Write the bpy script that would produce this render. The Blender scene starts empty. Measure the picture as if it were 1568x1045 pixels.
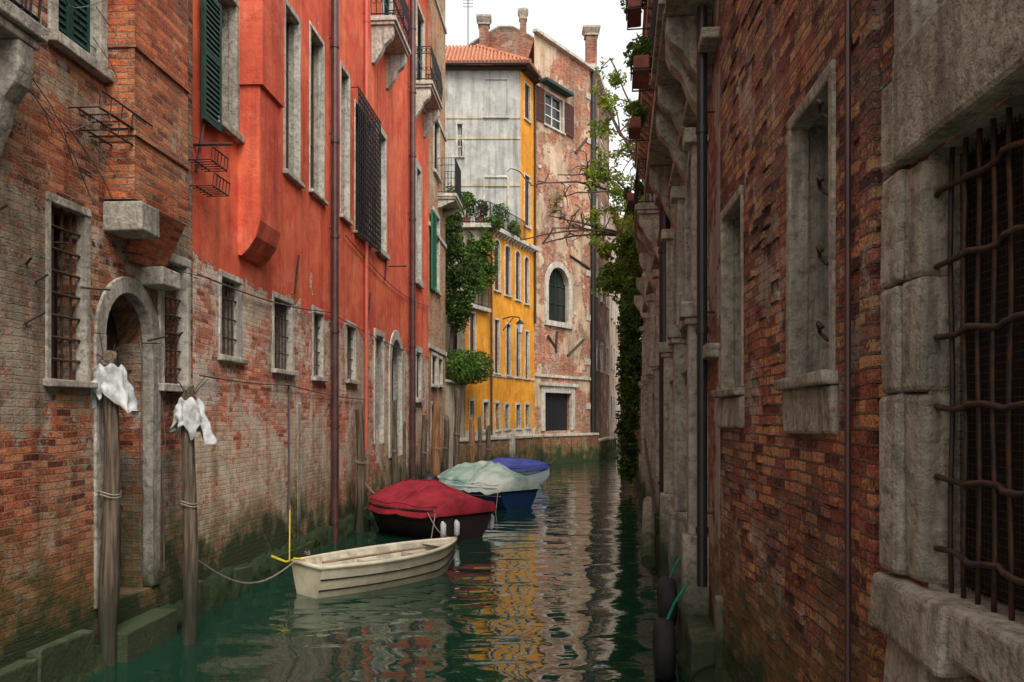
import bpy, math, random, bmesh
from mathutils import Vector, noise
random.seed(7)
R = random.random
def U(a, b): return a + (b - a) * R()
CAMH = 2.5; F = 1300.0; CX = 784.0; HY = 640.0   # surveyed focal length / horizon of the photograph

# ------------------------------------------------------------------ materials
class NT:
    def __init__(s, name):
        s.m = bpy.data.materials.new(name); s.m.use_nodes = True
        s.t = s.m.node_tree; s.t.nodes.clear()
        s.out = s.t.nodes.new('ShaderNodeOutputMaterial')
        s.p = s.t.nodes.new('ShaderNodeBsdfPrincipled')
        s.t.links.new(s.p.outputs[0], s.out.inputs[0])
        s.p.inputs['Specular IOR Level'].default_value = 0.25
        s.p.inputs['Roughness'].default_value = 0.9
    def n(s, typ, **k):
        nd = s.t.nodes.new(typ)
        for a, b in k.items(): setattr(nd, a, b)
        return nd
    def set(s, sock, v):
        if v is None: return
        if isinstance(v, bpy.types.NodeSocket): s.t.links.new(v, sock)
        else:
            if isinstance(v, tuple) and len(v) == 3 and sock.type == 'RGBA': v = v + (1,)
            sock.default_value = v
    def pos(s):
        return s.n('ShaderNodeNewGeometry').outputs['Position']
    def uv(s):
        return s.n('ShaderNodeUVMap').outputs[0]
    def noise(s, vec, scale=1, det=4, rough=.55, dist=0):
        nd = s.n('ShaderNodeTexNoise'); s.set(nd.inputs['Vector'], vec)
        nd.inputs['Scale'].default_value = scale; nd.inputs['Detail'].default_value = det
        nd.inputs['Roughness'].default_value = rough; nd.inputs['Distortion'].default_value = dist
        return nd
    def math(s, op, a, b=0.0, clamp=False):
        nd = s.n('ShaderNodeMath', operation=op, use_clamp=clamp)
        s.set(nd.inputs[0], a); s.set(nd.inputs[1], b); return nd.outputs[0]
    def vmath(s, op, a, b):
        nd = s.n('ShaderNodeVectorMath', operation=op)
        s.set(nd.inputs[0], a); s.set(nd.inputs[1], b); return nd.outputs[0]
    def mix(s, f, a, b, mode='MIX'):
        nd = s.n('ShaderNodeMix', data_type='RGBA', blend_type=mode)
        s.set(nd.inputs[0], f); s.set(nd.inputs[6], a); s.set(nd.inputs[7], b); return nd.outputs[2]
    def ramp(s, f, stops):
        nd = s.n('ShaderNodeValToRGB'); e = nd.color_ramp.elements
        while len(e) < len(stops): e.new(.5)
        for i, (p, c) in enumerate(stops):
            e[i].position = p
            e[i].color = (c + (1,)) if isinstance(c, tuple) else (c, c, c, 1)
        s.set(nd.inputs[0], f); return nd.outputs[0]
    def mr(s, v, a, b, c=0.0, d=1.0):
        nd = s.n('ShaderNodeMapRange'); s.set(nd.inputs[0], v)
        for i, x in enumerate((a, b, c, d)): s.set(nd.inputs[i + 1], x)
        return nd.outputs[0]
    def z(s, vec):
        nd = s.n('ShaderNodeSeparateXYZ'); s.set(nd.inputs[0], vec); return nd.outputs[2]
    def bump(s, h, strength=.5, dist=.02, nrm=None):
        nd = s.n('ShaderNodeBump'); nd.inputs['Strength'].default_value = strength
        nd.inputs['Distance'].default_value = dist; s.set(nd.inputs['Height'], h)
        if nrm is not None: s.set(nd.inputs['Normal'], nrm)
        s.t.links.new(nd.outputs[0], s.p.inputs['Normal']); return nd.outputs[0]

def wall_mat(name, bricks, mortar, pl1=(.4, .36, .3), pl2=(.3, .26, .2), amt=.25, zlim=None, bump=.7,
             algae=True, streak=.6, patch=(.5, .45, .38), patch_amt=.0, pscale=.7, dark=.45, warp=.02, plain=False, wash=None):
    """brick wall under surviving plaster; plain=True is plaster only; wash = pale old render left on the brick"""
    m = NT(name); uv = m.uv(); pos = m.pos(); zz = m.z(pos)
    fine = m.noise(uv, 30, 3, .7).outputs[0]
    big = m.noise(pos, .55, 5, .62).outputs[0]
    pcol = m.mix(m.mr(m.noise(pos, .8, 6, .68).outputs[0], .38, .62), pl1, pl2)
    pcol = m.mix(m.mr(m.noise(pos, 3.1, 5, .7).outputs[0], .5, .75, 0, .65), pcol, tuple(c * .6 for c in pl2))
    pcol = m.mix(m.mr(m.noise(m.vmath('ADD', pos, (7, 3, 1)), 1.6, 6, .72).outputs[0], .54, .66, 0, .5), pcol, tuple(min(.8, c * 1.15 + .08) for c in pl1))
    if plain:
        col = pcol
        h = m.math('ADD', m.math('MULTIPLY', m.noise(uv, 12, 5, .7).outputs[0], 1.2), m.math('MULTIPLY', fine, .3))
    else:
        w = m.vmath('SUBTRACT', m.noise(uv, 2.2, 2).outputs['Color'], (.5, .5, .5))
        w = m.vmath('MULTIPLY', w, (warp * 2.5, warp * 2.5, 0)); uvw = m.vmath('ADD', uv, w)
        w2 = m.vmath('SUBTRACT', m.noise(uv, 20, 1).outputs['Color'], (.5, .5, .5))
        w2 = m.vmath('MULTIPLY', w2, (.020, .013, 0)); uvw = m.vmath('ADD', uvw, w2)
        br = m.n('ShaderNodeTexBrick'); br.offset = .5
        m.set(br.inputs['Vector'], uvw); m.set(br.inputs['Color1'], (0, 0, 0)); m.set(br.inputs['Color2'], (1, 1, 1))
        m.set(br.inputs['Mortar'], (.5, .5, .5)); br.inputs['Scale'].default_value = 1
        br.inputs['Brick Width'].default_value = .24; br.inputs['Row Height'].default_value = .068
        br.inputs['Mortar Size'].default_value = .009; br.inputs['Mortar Smooth'].default_value = .4
        k = len(bricks)
        rnd = m.math('ADD', br.outputs['Color'], m.mr(fine, .3, .7, -.22, .22))
        col = m.ramp(rnd, [(i / (k - 1) * .92 + .04, c) for i, c in enumerate(bricks)])
        n9 = m.noise(uv, 7, 5, .7).outputs[0]
        mfac = m.mr(m.math('ADD', br.outputs['Fac'], m.mr(n9, .5, .75, 0, .55)), .35, .9, 0, 1)
        col = m.mix(mfac, col, m.mix(m.mr(fine, .3, .7), mortar, tuple(c * .45 for c in mortar)))
        hue = m.noise(m.vmath('ADD', pos, (3, 9, 4)), .9, 5, .65).outputs[0]
        col = m.mix(m.mr(hue, .44, .60, .7, 0), col, m.mix(1.0, col, (1.3, .70, .52), 'MULTIPLY'))
        if patch_amt > 0:
            pn = m.noise(pos, 1.5, 7, .72, .3).outputs[0]
            pf = m.mr(pn, .62 - patch_amt * .26, .665 - patch_amt * .26, 0, .8)
            col = m.mix(m.math('MULTIPLY', pf, m.mr(fine, .35, .55, .35, 1)), col, patch)
        pn = m.noise(uv, pscale, 7, .66, .3).outputs[0]
        pm = m.mr(pn, .68 - amt * .38, .69 - amt * .38, 0, 1) if amt > 0 else m.math('MULTIPLY', fine, 0)
        if wash:
            wn = m.noise(m.vmath('MULTIPLY', m.vmath('ADD', uv, (4, 2, 0)), (1, .75, 1)), .62, 7, .68, .3).outputs[0]
            wm = m.mr(wn, .50, .52, 0, 1)
            wc = m.mix(m.mr(m.noise(uv, 5, 5, .7).outputs[0], .35, .65), wash, tuple(c * .58 for c in wash))
            col = m.mix(m.math('MULTIPLY', wm, m.mr(n9, .40, .52, .15, .95)), col, wc)
        if zlim is not None:
            edge = m.math('ADD', zz, m.mr(m.noise(uv, 1.6, 5, .65).outputs[0], .3, .7, -.28, .28))
            zm = m.mr(edge, zlim - .02, zlim + .02, 0, 1)
            chips = m.mr(m.noise(uv, .9, 6, .6).outputs[0], .68, .69, 1, 0)
            pm = m.math('MAXIMUM', pm, m.math('MULTIPLY', zm, chips))
        col = m.mix(pm, col, pcol)
        h = m.math('SUBTRACT', m.math('MULTIPLY', m.noise(uv, 42, 3, .75).outputs[0], .9), m.math('MULTIPLY', br.outputs['Fac'], 1.3))
        h = m.math('ADD', h, m.math('MULTIPLY', n9, 1.4))
        h = m.math('ADD', h, m.math('MULTIPLY', br.outputs['Color'], .5))
        h = m.mix(pm, h, m.math('ADD', m.math('MULTIPLY', fine, .4), 1.6))
    st = m.noise(m.vmath('MULTIPLY', uv, (3.5, .22, 1)), 1, 5, .65).outputs[0]
    col = m.mix(m.mr(st, .48, .66, 0, streak), col, m.mix(1.0, col, (.36, .32, .28), 'MULTIPLY'))
    col = m.mix(m.mr(big, .47, .64, 0, dark * 1.4), col, m.mix(1.0, col, (.26, .23, .21), 'MULTIPLY'))
    if algae:
        az = m.math('ADD', zz, m.mr(m.noise(pos, 1.7, 5, .65).outputs[0], .3, .7, -.6, .6))
        col = m.mix(m.mr(az, 1.6, .85, 0, .75), col, m.mix(m.mr(n9 if not plain else fine, .4, .6), (.24, .12, .035), (.075, .095, .03)))
        col = m.mix(m.mr(az, .9, .45, 0, .95), col, m.mix(fine, (.008, .018, .008), (.05, .075, .025)))
    m.set(m.p.inputs['Base Color'], col)
    m.bump(h, bump, .024)
    return m.m

def stone_mat(name, c1, c2, bump=.5, moss=.3, lowdark=True):
    m = NT(name); p = m.pos()
    n1 = m.noise(p, 2.2, 5, .68).outputs[0]; n2 = m.noise(p, 13, 5, .72).outputs[0]
    col = m.mix(m.mr(n1, .38, .62), c1, c2)
    col = m.mix(m.mr(n2, .47, .66, 0, .8), col, tuple(c * .42 for c in c2))
    st = m.noise(m.vmath('MULTIPLY', p, (7, 7, .5)), 1, 4, .65).outputs[0]
    col = m.mix(m.mr(st, .5, .66, 0, .75), col, tuple(c * .28 for c in c1))
    col = m.mix(m.mr(m.noise(p, 5, 4, .7).outputs[0], .52, .7, 0, moss), col, (.07, .07, .03))
    if lowdark:
        az = m.math('ADD', m.z(p), m.mr(n1, .3, .7, -.3, .3))
        col = m.mix(m.mr(az, 1.1, .45, 0, .95), col, m.mix(n2, (.010, .022, .010), (.05, .075, .025)))
    m.set(m.p.inputs['Base Color'], col)
    h = m.math('ADD', m.math('MULTIPLY', n2, 1.6), m.math('MULTIPLY', n1, 1.5))
    m.bump(h, bump, .024); return m.m

def simple_mat(name, c, rough=.6, var=.3, scale=6, bump=.15, metal=0, spec=.3, stretch=(1, 1, 1), lowdark=False, c2=None, band=(.38, .62)):
    m = NT(name); p = m.pos()
    n1 = m.noise(m.vmath('MULTIPLY', p, stretch), scale, 4, .65).outputs[0]
    c2 = c2 or tuple(x * (1 - var) for x in c)
    col = m.mix(m.mr(n1, band[0], band[1]), c, c2)
    if lowdark:
        az = m.math('ADD', m.z(p), m.mr(n1, .3, .7, -.25, .25))
        col = m.mix(m.mr(az, .9, .4, 0, .85), col, (.022, .026, .015))
    m.set(m.p.inputs['Base Color'], col); m.p.inputs['Roughness'].default_value = rough
    m.p.inputs['Metallic'].default_value = metal; m.p.inputs['Specular IOR Level'].default_value = spec
    m.bump(n1, bump, .02); return m.m

def leaf_mat(name, cols, trans=.35):
    m = NT(name); g = m.n('ShaderNodeNewGeometry')
    col = m.ramp(g.outputs['Random Per Island'], [(i / (len(cols) - 1), c) for i, c in enumerate(cols)])
    nn = m.noise(g.outputs['Position'], 1.6, 2).outputs[0]
    col = m.mix(m.mr(nn, .35, .65), col, m.mix(1.0, col, (.45, .5, .4), 'MULTIPLY'))
    d = m.p; m.set(d.inputs['Base Color'], col); d.inputs['Roughness'].default_value = .6
    tr = m.n('ShaderNodeBsdfTranslucent'); m.set(tr.inputs[0], col)
    mx = m.n('ShaderNodeMixShader'); mx.inputs[0].default_value = trans
    m.t.links.new(d.outputs[0], mx.inputs[1]); m.t.links.new(tr.outputs[0], mx.inputs[2])
    m.t.links.new(mx.outputs[0], m.out.inputs[0]); return m.m

M = {}
M['brick_l1'] = wall_mat('brick_old_brown', [(.08, .03, .018), (.28, .095, .05), (.42, .16, .08), (.54, .32, .17), (.16, .07, .05)],
    (.38, .31, .23), (.36, .28, .19), (.22, .17, .12), amt=.12, patch=(.52, .46, .37), patch_amt=.22, dark=.6, bump=1.0, streak=.65, wash=(.44, .36, .26))
M['brick_l1c'] = wall_mat('brick_chimney_orange', [(.16, .05, .03), (.42, .13, .055), (.58, .24, .10), (.22, .08, .05)],
    (.34, .27, .19), amt=.05, patch=(.46, .38, .28), patch_amt=.1, dark=.5, bump=1.0)
M['red_house'] = wall_mat('red_stucco_over_brick', [(.28, .085, .055), (.56, .19, .11), (.72, .35, .23), (.78, .58, .43), (.36, .13, .09), (.64, .28, .18)],
    (.60, .51, .40), (.78, .17, .075), (.62, .085, .045), amt=0, zlim=4.5, patch=(.80, .73, .60), patch_amt=.46, dark=.18, streak=.5, bump=.9, wash=(.76, .61, .44))
M['red_stucco'] = wall_mat('red_stucco', [], None, (.74, .155, .075), (.58, .08, .045), plain=True, bump=.5, algae=False, dark=.2, streak=.5)
M['brick_l3'] = wall_mat('brick_buff', [(.30, .20, .11), (.45, .33, .19), (.5, .38, .24)], (.42, .36, .27), (.5, .4, .26), (.4, .3, .18), amt=.3, dark=.3)
M['yellow'] = wall_mat('ochre_stucco', [], None, (.76, .33, .025), (.60, .23, .02), plain=True, bump=.3, algae=False, dark=.15, streak=.35)
M['grey'] = wall_mat('grey_stucco', [], None, (.43, .42, .38), (.33, .33, .31), plain=True, bump=.3, algae=False, dark=.25, streak=.6)
M['pale'] = wall_mat('pale_stucco', [], None, (.5, .44, .32), (.38, .32, .23), plain=True, bump=.3, algae=False, dark=.3, streak=.6)
M['pinkpale'] = wall_mat('pink_stucco', [(.3, .2, .15), (.45, .25, .2)], (.4, .36, .3), (.55, .42, .33), (.44, .31, .24), amt=.7, bump=.5, algae=True, dark=.3, streak=.6)
M['brick_tower'] = wall_mat('brick_tower', [(.18, .095, .06), (.36, .20, .13), (.46, .30, .20), (.28, .15, .10)], (.40, .33, .26),
    (.54, .40, .27), (.44, .31, .21), amt=.44, patch=(.54, .46, .36), patch_amt=.25, dark=.3, streak=.5, pscale=.35, algae=False)
M['brick_gable'] = wall_mat('brick_gable', [(.15, .08, .05), (.28, .16, .11), (.34, .22, .16)], (.30, .25, .2),
    (.40, .30, .22), (.3, .22, .17), amt=.18, dark=.35, streak=.5, algae=False)
M['brick_dark'] = wall_mat('brick_dark', [(.14, .07, .05), (.25, .13, .09), (.3, .2, .14)], (.28, .24, .2),
    (.36, .30, .24), (.3, .24, .2), amt=.35, dark=.4, streak=.6)
M['brick_quay'] = wall_mat('brick_quay', [(.14, .08, .05), (.27, .14, .09), (.34, .22, .14)], (.34, .29, .22),
    (.36, .30, .24), (.3, .24, .2), amt=.2, dark=.4, streak=.6, patch_amt=.2)
M['brick_r1'] = wall_mat('brick_weathered_red', [(.07, .04, .035), (.25, .095, .07), (.40, .18, .12), (.60, .40, .19), (.17, .075, .06), (.36, .17, .12)],
    (.24, .19, .15), (.34, .27, .2), (.24, .19, .15), amt=.12, patch=(.48, .42, .34), patch_amt=.2, dark=.5, bump=1.0, warp=.022, streak=.6)
M['r2'] = wall_mat('grey_pink_stucco_over_brick', [(.22, .09, .07), (.38, .16, .12), (.44, .24, .18)], (.32, .27, .22),
    (.50, .41, .34), (.42, .31, .26), amt=.5, dark=.3, streak=.55, bump=.8)
M['stone'] = stone_mat('istrian_stone', (.60, .55, .46), (.42, .38, .31), .5, .15)
M['stone_d'] = stone_mat('weathered_stone', (.48, .43, .35), (.31, .27, .215), .8, .35)
M['stone_r'] = stone_mat('worn_stone', (.50, .435, .345), (.34, .285, .22), .9, .3)
M['crust'] = stone_mat('mussel_crust', (.06, .06, .04), (.022, .03, .017), .9, .5)
M['iron'] = simple_mat('rusty_iron', (.03, .026, .024), .6, .4, 20, .3, .3, .4, c2=(.09, .04, .02))
M['iron_b'] = simple_mat('black_iron', (.02, .022, .024), .5, .3, 20, .1, .3, .4)
M['glass'] = simple_mat('window_glass', (.02, .025, .025), .12, .4, 1.0, .02, 0, .5)
M['dark'] = simple_mat('dark_interior', (.02, .018, .015), .9, .4, 2)  # near-black colour paints in the darkness of unlit rooms behind openings
M['wood_green'] = simple_mat('green_shutter_paint', (.012, .055, .04), .55, .4, 9, .2)
M['wood_green2'] = simple_mat('bright_green_shutter_paint', (.01, .16, .08), .5, .3, 9, .2)
M['wood_brown'] = simple_mat('brown_shutter_paint', (.10, .035, .022), .6, .4, 9, .2)
M['wood_dark'] = simple_mat('old_dark_wood', (.07, .05, .035), .8, .5, 5, .4, stretch=(8, 8, .8))
M['wood_white'] = simple_mat('white_window_paint', (.7, .68, .62), .6, .15, 5, .1)
M['pile'] = simple_mat('weathered_pile_wood', (.17, .125, .085), .9, .6, 2.5, 1.0, stretch=(12, 12, .6), lowdark=True, c2=(.045, .032, .022))
M['pile_o'] = simple_mat('orange_pile_wood', (.34, .16, .07), .9, .4, 2.5, .8, stretch=(12, 12, .6), lowdark=True, c2=(.12, .06, .03))
M['pipe'] = simple_mat('brown_downpipe', (.10, .045, .04), .45, .4, 4, .1, .2, .5)
M['pipe_r'] = simple_mat('red_downpipe', (.55, .12, .08), .5, .2, 4, .1)
M['pipe_k'] = simple_mat('black_downpipe', (.03, .027, .025), .45, .3, 4, .1, .2, .5)
M['tile'] = simple_mat('terracotta_tile', (.50, .18, .09), .8, .4, 5, .4, c2=(.26, .11, .07))
M['terra'] = simple_mat('terracotta_pot', (.24, .075, .05), .8, .3, 5, .2)
M['cream'] = simple_mat('cream_hull_paint', (.68, .60, .42), .4, .3, 2.5, .06)
M['cream_in'] = simple_mat('cream_inside_paint', (.60, .54, .42), .6, .45, 5, .1)
M['tan'] = simple_mat('wood_thwart', (.34, .22, .12), .6, .3, 6, .1)
M['darkhull'] = simple_mat('dark_hull_paint', (.035, .022, .02), .3, .3, 2, .03)
M['bluehull'] = simple_mat('navy_hull_paint', (.018, .04, .11), .3, .2, 2, .03)
M['whitehull'] = simple_mat('white_hull_paint', (.50, .58, .62), .35, .12, 2, .03)
M['redcanvas'] = simple_mat('crimson_canvas', (.34, .022, .035), .8, .45, 3, .35)
M['bluecanvas'] = simple_mat('blue_canvas', (.07, .08, .33), .8, .3, 3, .35)
M['greytarp'] = simple_mat('grey_green_tarp', (.50, .54, .46), .7, .3, 1.1, .35, c2=(.18, .30, .24), stretch=(1, 1, 1.5), band=(.40, .62))
M['rubber'] = simple_mat('tyre_rubber', (.02, .02, .02), .7, .3, 10, .3)
M['fender'] = simple_mat('fender_vinyl', (.62, .62, .6), .4, .15, 10, .05)
M['rope_y'] = simple_mat('yellow_rope', (.6, .48, .03), .8, .2, 30, .3)
M['rope'] = simple_mat('rope', (.3, .26, .2), .9, .3, 30, .3)
M['rope_g'] = simple_mat('green_rope', (.02, .22, .15), .9, .3, 30, .3)
M['cloth'] = simple_mat('white_plastic_cloth', (.56, .56, .54), .6, .5, 7, .5)
M['cable'] = simple_mat('cable', (.12, .10, .09), .7, .3, 10, .05)
M['bark'] = simple_mat('bark', (.10, .07, .05), .9, .4, 8, .5)
M['leaf_bright'] = leaf_mat('leaves_bright', [(.09, .15, .012), (.16, .26, .02), (.30, .38, .04), (.40, .38, .06)], .5)
M['leaf_dark'] = leaf_mat('leaves_dark', [(.03, .06, .012), (.055, .10, .018), (.10, .14, .03)], .3)
M['leaf_mid'] = leaf_mat('leaves_mid', [(.045, .10, .015), (.09, .18, .022), (.17, .26, .05)], .35)
M['flower'] = leaf_mat('flowers', [(.5, .05, .1), (.6, .2, .3)], .3)
M['ground'] = simple_mat('packed_ground', (.20, .18, .15), .9, .3, 2, .3)

# ------------------------------------------------------------------ geometry helpers
class Wall:
    def __init__(s, x0, y0, x1, y1, side=1):
        s.o = Vector((x0, y0, 0)); d = Vector((x1 - x0, y1 - y0, 0)); s.L = d.length; s.t = d.normalized()
        s.n = Vector((s.t.y, -s.t.x, 0)) * side
    def P(s, a, d, z):
        p = s.o + s.t * a + s.n * d; return Vector((p.x, p.y, z))
    def s_at(s, px, d=0.0):      # surveyed bearing -> distance along this facade
        u = (px - CX) / F; o = s.o + s.n * d
        return (u * o.y - o.x) / (s.t.x - u * s.t.y)
    def z_at(s, px, py, d=0.0):
        y = s.P(s.s_at(px, d), d, 0).y
        return CAMH + (HY - py) / F * y

class MB:
    def __init__(s): s.v = []; s.f = []; s.u = []
    def poly(s, pts, uvs=None):
        i = len(s.v); s.v += [tuple(p) for p in pts]; s.f.append(tuple(range(i, i + len(pts))))
        s.u += list(uvs) if uvs else [(p[0] + p[1], p[2]) for p in pts]
    def mesh(s, name):
        me = bpy.data.meshes.new(name); me.from_pydata(s.v, [], s.f)
        l = me.uv_layers.new(name='UVMap')
        flat = []
        for f in s.f:
            for i in f: flat += s.u[i]
        l.data.foreach_set('uv', flat); return me

class Obj:
    def __init__(s, name): s.name = name; s.parts = {}
    def g(s, part, mat, smooth=False, bevel=0):
        k = (part, mat)
        if k not in s.parts: s.parts[k] = (MB(), smooth, bevel)
        return s.parts[k][0]
    def finish(s, origin=(0, 0, 0)):
        e = bpy.data.objects.new(s.name, None); e.empty_display_size = .3
        bpy.context.scene.collection.objects.link(e); e.location = origin
        ov = Vector(origin)
        for (part, mat), (b, sm, bev) in s.parts.items():
            if not b.f: continue
            b.v = [tuple(Vector(v) - ov) for v in b.v]
            me = b.mesh(part); me.materials.append(M[mat])
            o = bpy.data.objects.new(part, me); bpy.context.scene.collection.objects.link(o); o.parent = e
            if sm:
                bm = bmesh.new(); bm.from_mesh(me); bmesh.ops.remove_doubles(bm, verts=bm.verts, dist=.0005)
                bm.to_mesh(me); bm.free()
                me.polygons.foreach_set('use_smooth', [True] * len(me.polygons))
            if bev:
                bm = bmesh.new(); bm.from_mesh(me); bmesh.ops.remove_doubles(bm, verts=bm.verts, dist=.00005)
                bmesh.ops.recalc_face_normals(bm, faces=bm.faces); bm.to_mesh(me); bm.free()
                md = o.modifiers.new('bevel', 'BEVEL'); md.width = bev; md.segments = 2; md.limit_method = 'ANGLE'
        return e

def wbox(b, W, s0, s1, d0, d1, z0, z1, jit=0):
    c = {}
    for i, a in enumerate((s0, s1)):
        for j, d in enumerate((d0, d1)):
            for k, z in enumerate((z0, z1)):
                c[i, j, k] = W.P(a + U(-jit, jit), d + U(-jit, jit), z + U(-jit, jit))
    q = lambda ks, uv: b.poly([c[k] for k in ks], uv)
    q([(0, 1, 0), (1, 1, 0), (1, 1, 1), (0, 1, 1)], [(s0, z0), (s1, z0), (s1, z1), (s0, z1)])
    q([(0, 0, 0), (0, 0, 1), (1, 0, 1), (1, 0, 0)], [(s0, z0), (s0, z1), (s1, z1), (s1, z0)])
    q([(0, 0, 0), (0, 1, 0), (0, 1, 1), (0, 0, 1)], [(s0 + d0, z0), (s0 + d1, z0), (s0 + d1, z1), (s0 + d0, z1)])
    q([(1, 0, 0), (1, 0, 1), (1, 1, 1), (1, 1, 0)], [(s1 + d0, z0), (s1 + d0, z1), (s1 + d1, z1), (s1 + d1, z0)])
    q([(0, 0, 1), (0, 1, 1), (1, 1, 1), (1, 0, 1)], [(s0, z1 + d0), (s0, z1 + d1), (s1, z1 + d1), (s1, z1 + d0)])
    q([(0, 0, 0), (1, 0, 0), (1, 1, 0), (0, 1, 0)], [(s0, z0 + d0), (s1, z0 + d0), (s1, z0 + d1), (s0, z0 + d1)])

def crust(b, W, s0, s1, d, z1, step=.07, amp=.05):
    """continuous lumpy skin of mussels and crumbled masonry along the tide line"""
    n = int((s1 - s0) / step); K = 8; g = []
    for i in range(n + 1):
        s = s0 + (s1 - s0) * i / n; row = []
        top = z1 + .10 * noise.noise(Vector((s * .9, 3, 1))) + .05 * noise.noise(Vector((s * 5, 3, 1)))
        for k in range(K + 1):
            f = k / K; z = -.2 + (top + .2) * f
            o = d * (1 - .85 * f ** 3) + amp * (noise.noise(Vector((s * 6, z * 7, d))) + .7 * noise.noise(Vector((s * 14, z * 15, d))))
            row.append(W.P(s, max(.004, o) if k < K else -.03, z))
        g.append(row)
    for i in range(n):
        for k in range(K): b.poly([g[i][k], g[i + 1][k], g[i + 1][k + 1], g[i][k + 1]])

def prism(b, W, prof, s0, s1):
    n = len(prof)
    b.poly([W.P(s0, d, z) for d, z in prof], [(s0 + d, z) for d, z in prof])
    b.poly([W.P(s1, d, z) for d, z in prof][::-1], [(s1 + d, z) for d, z in prof][::-1])
    for i in range(n):
        (d0, z0), (d1, z1) = prof[i], prof[(i + 1) % n]
        b.poly([W.P(s0, d0, z0), W.P(s1, d0, z0), W.P(s1, d1, z1), W.P(s0, d1, z1)],
               [(s0, z0 + d0), (s1, z0 + d0), (s1, z1 + d1), (s0, z1 + d1)])

def tube(b, pts, r, n=6, cap=True):
    pts = [Vector(p) for p in pts]; rs = r if isinstance(r, (list, tuple)) else [r] * len(pts)
    rings = []; up = None
    for i, p in enumerate(pts):
        t = (pts[min(i + 1, len(pts) - 1)] - pts[max(i - 1, 0)]).normalized()
        if up is None: up = Vector((0, 0, 1)) if abs(t.z) < .9 else Vector((1, 0, 0))
        x = t.cross(up)
        if x.length < 1e-4: x = t.cross(Vector((.3, 1, .2)))
        x.normalize(); y = x.cross(t).normalized(); up = y
        rings.append([p + (x * math.cos(2 * math.pi * k / n) + y * math.sin(2 * math.pi * k / n)) * rs[i] for k in range(n)])
    for i in range(len(rings) - 1):
        for k in range(n):
            k2 = (k + 1) % n
            b.poly([rings[i][k], rings[i][k2], rings[i + 1][k2], rings[i + 1][k]])
    if cap: b.poly(rings[0][::-1]); b.poly(rings[-1])

def wall_panel(b, W, s0, s1, z0, z1, holes, d=0.0, rb=None):
    rb = rb or b
    ss = sorted({s0, s1} | {h[k] for h in holes for k in ('s0', 's1') if s0 < h[k] < s1})
    zs = sorted({z0, z1} | {h[k] for h in holes for k in ('z0', 'z1') if z0 < h[k] < z1})
    for i in range(len(ss) - 1):
        for j in range(len(zs) - 1):
            cs = (ss[i] + ss[i + 1]) / 2; cz = (zs[j] + zs[j + 1]) / 2
            if any(h['s0'] < cs < h['s1'] and h['z0'] < cz < h['z1'] for h in holes): continue
            b.poly([W.P(ss[i], d, zs[j]), W.P(ss[i + 1], d, zs[j]), W.P(ss[i + 1], d, zs[j + 1]), W.P(ss[i], d, zs[j + 1])],
                   [(ss[i], zs[j]), (ss[i + 1], zs[j]), (ss[i + 1], zs[j + 1]), (ss[i], zs[j + 1])])
    for h in holes:
        D = h['depth']; a, c, z0_, z1_ = h['s0'], h['s1'], h['z0'], h['z1']
        zs_ = z1_
        if h['arch']:
            zs_ = z1_ - (c - a) / 2 * h['arch']; N = 14; pr = []
            for k in range(N + 1):
                th = math.pi * k / N
                pr.append(((a + c) / 2 - (c - a) / 2 * math.cos(th), zs_ + (z1_ - zs_) * math.sin(th)))
            for k in range(N):
                (p, q), (r, t) = pr[k], pr[k + 1]
                b.poly([W.P(p, d, q), W.P(r, d, t), W.P(r, d, z1_), W.P(p, d, z1_)], [(p, q), (r, t), (r, z1_), (p, z1_)])
                rb.poly([W.P(p, d, q), W.P(r, d, t), W.P(r, -D, t), W.P(p, -D, q)], [(p, q), (r, t), (r, t + D), (p, q + D)])
            h['prof'] = pr
        else:
            rb.poly([W.P(a, d, z1_), W.P(c, d, z1_), W.P(c, -D, z1_), W.P(a, -D, z1_)], [(a, z1_), (c, z1_), (c, z1_ + D), (a, z1_ + D)])
        for x in (a, c):
            rb.poly([W.P(x, d, z0_), W.P(x, -D, z0_), W.P(x, -D, zs_), W.P(x, d, zs_)], [(x, z0_), (x + D, z0_), (x + D, zs_), (x, zs_)])
        rb.poly([W.P(a, d, z0_), W.P(c, d, z0_), W.P(c, -D, z0_), W.P(a, -D, z0_)], [(a, z0_), (c, z0_), (c, z0_ + D), (a, z0_ + D)])
        h['zs'] = zs_

def hole(W, px0, px1, pt, pb, kind='glass', arch=0, depth=.28, fw=.12, fm='stone', sill=True, sm='wood_brown', **k):
    """opening measured on facade W (bearings px, elevations py at its middle)"""
    a, c = sorted((W.s_at(px0), W.s_at(px1))); pm = (px0 + px1) / 2
    h = dict(s0=a, s1=c, z0=W.z_at(pm, pb), z1=W.z_at(pm, pt), kind=kind, arch=arch, depth=depth, fw=fw, fm=fm, sill=sill, sm=sm)
    h.update(k); return h
def hole_m(a, c, z0, z1, kind='glass', arch=0, depth=.28, fw=.12, fm='stone', sill=True, sm='wood_brown', **k):
    h = dict(s0=a, s1=c, z0=z0, z1=z1, kind=kind, arch=arch, depth=depth, fw=fw, fm=fm, sill=sill, sm=sm); h.update(k); return h

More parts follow.
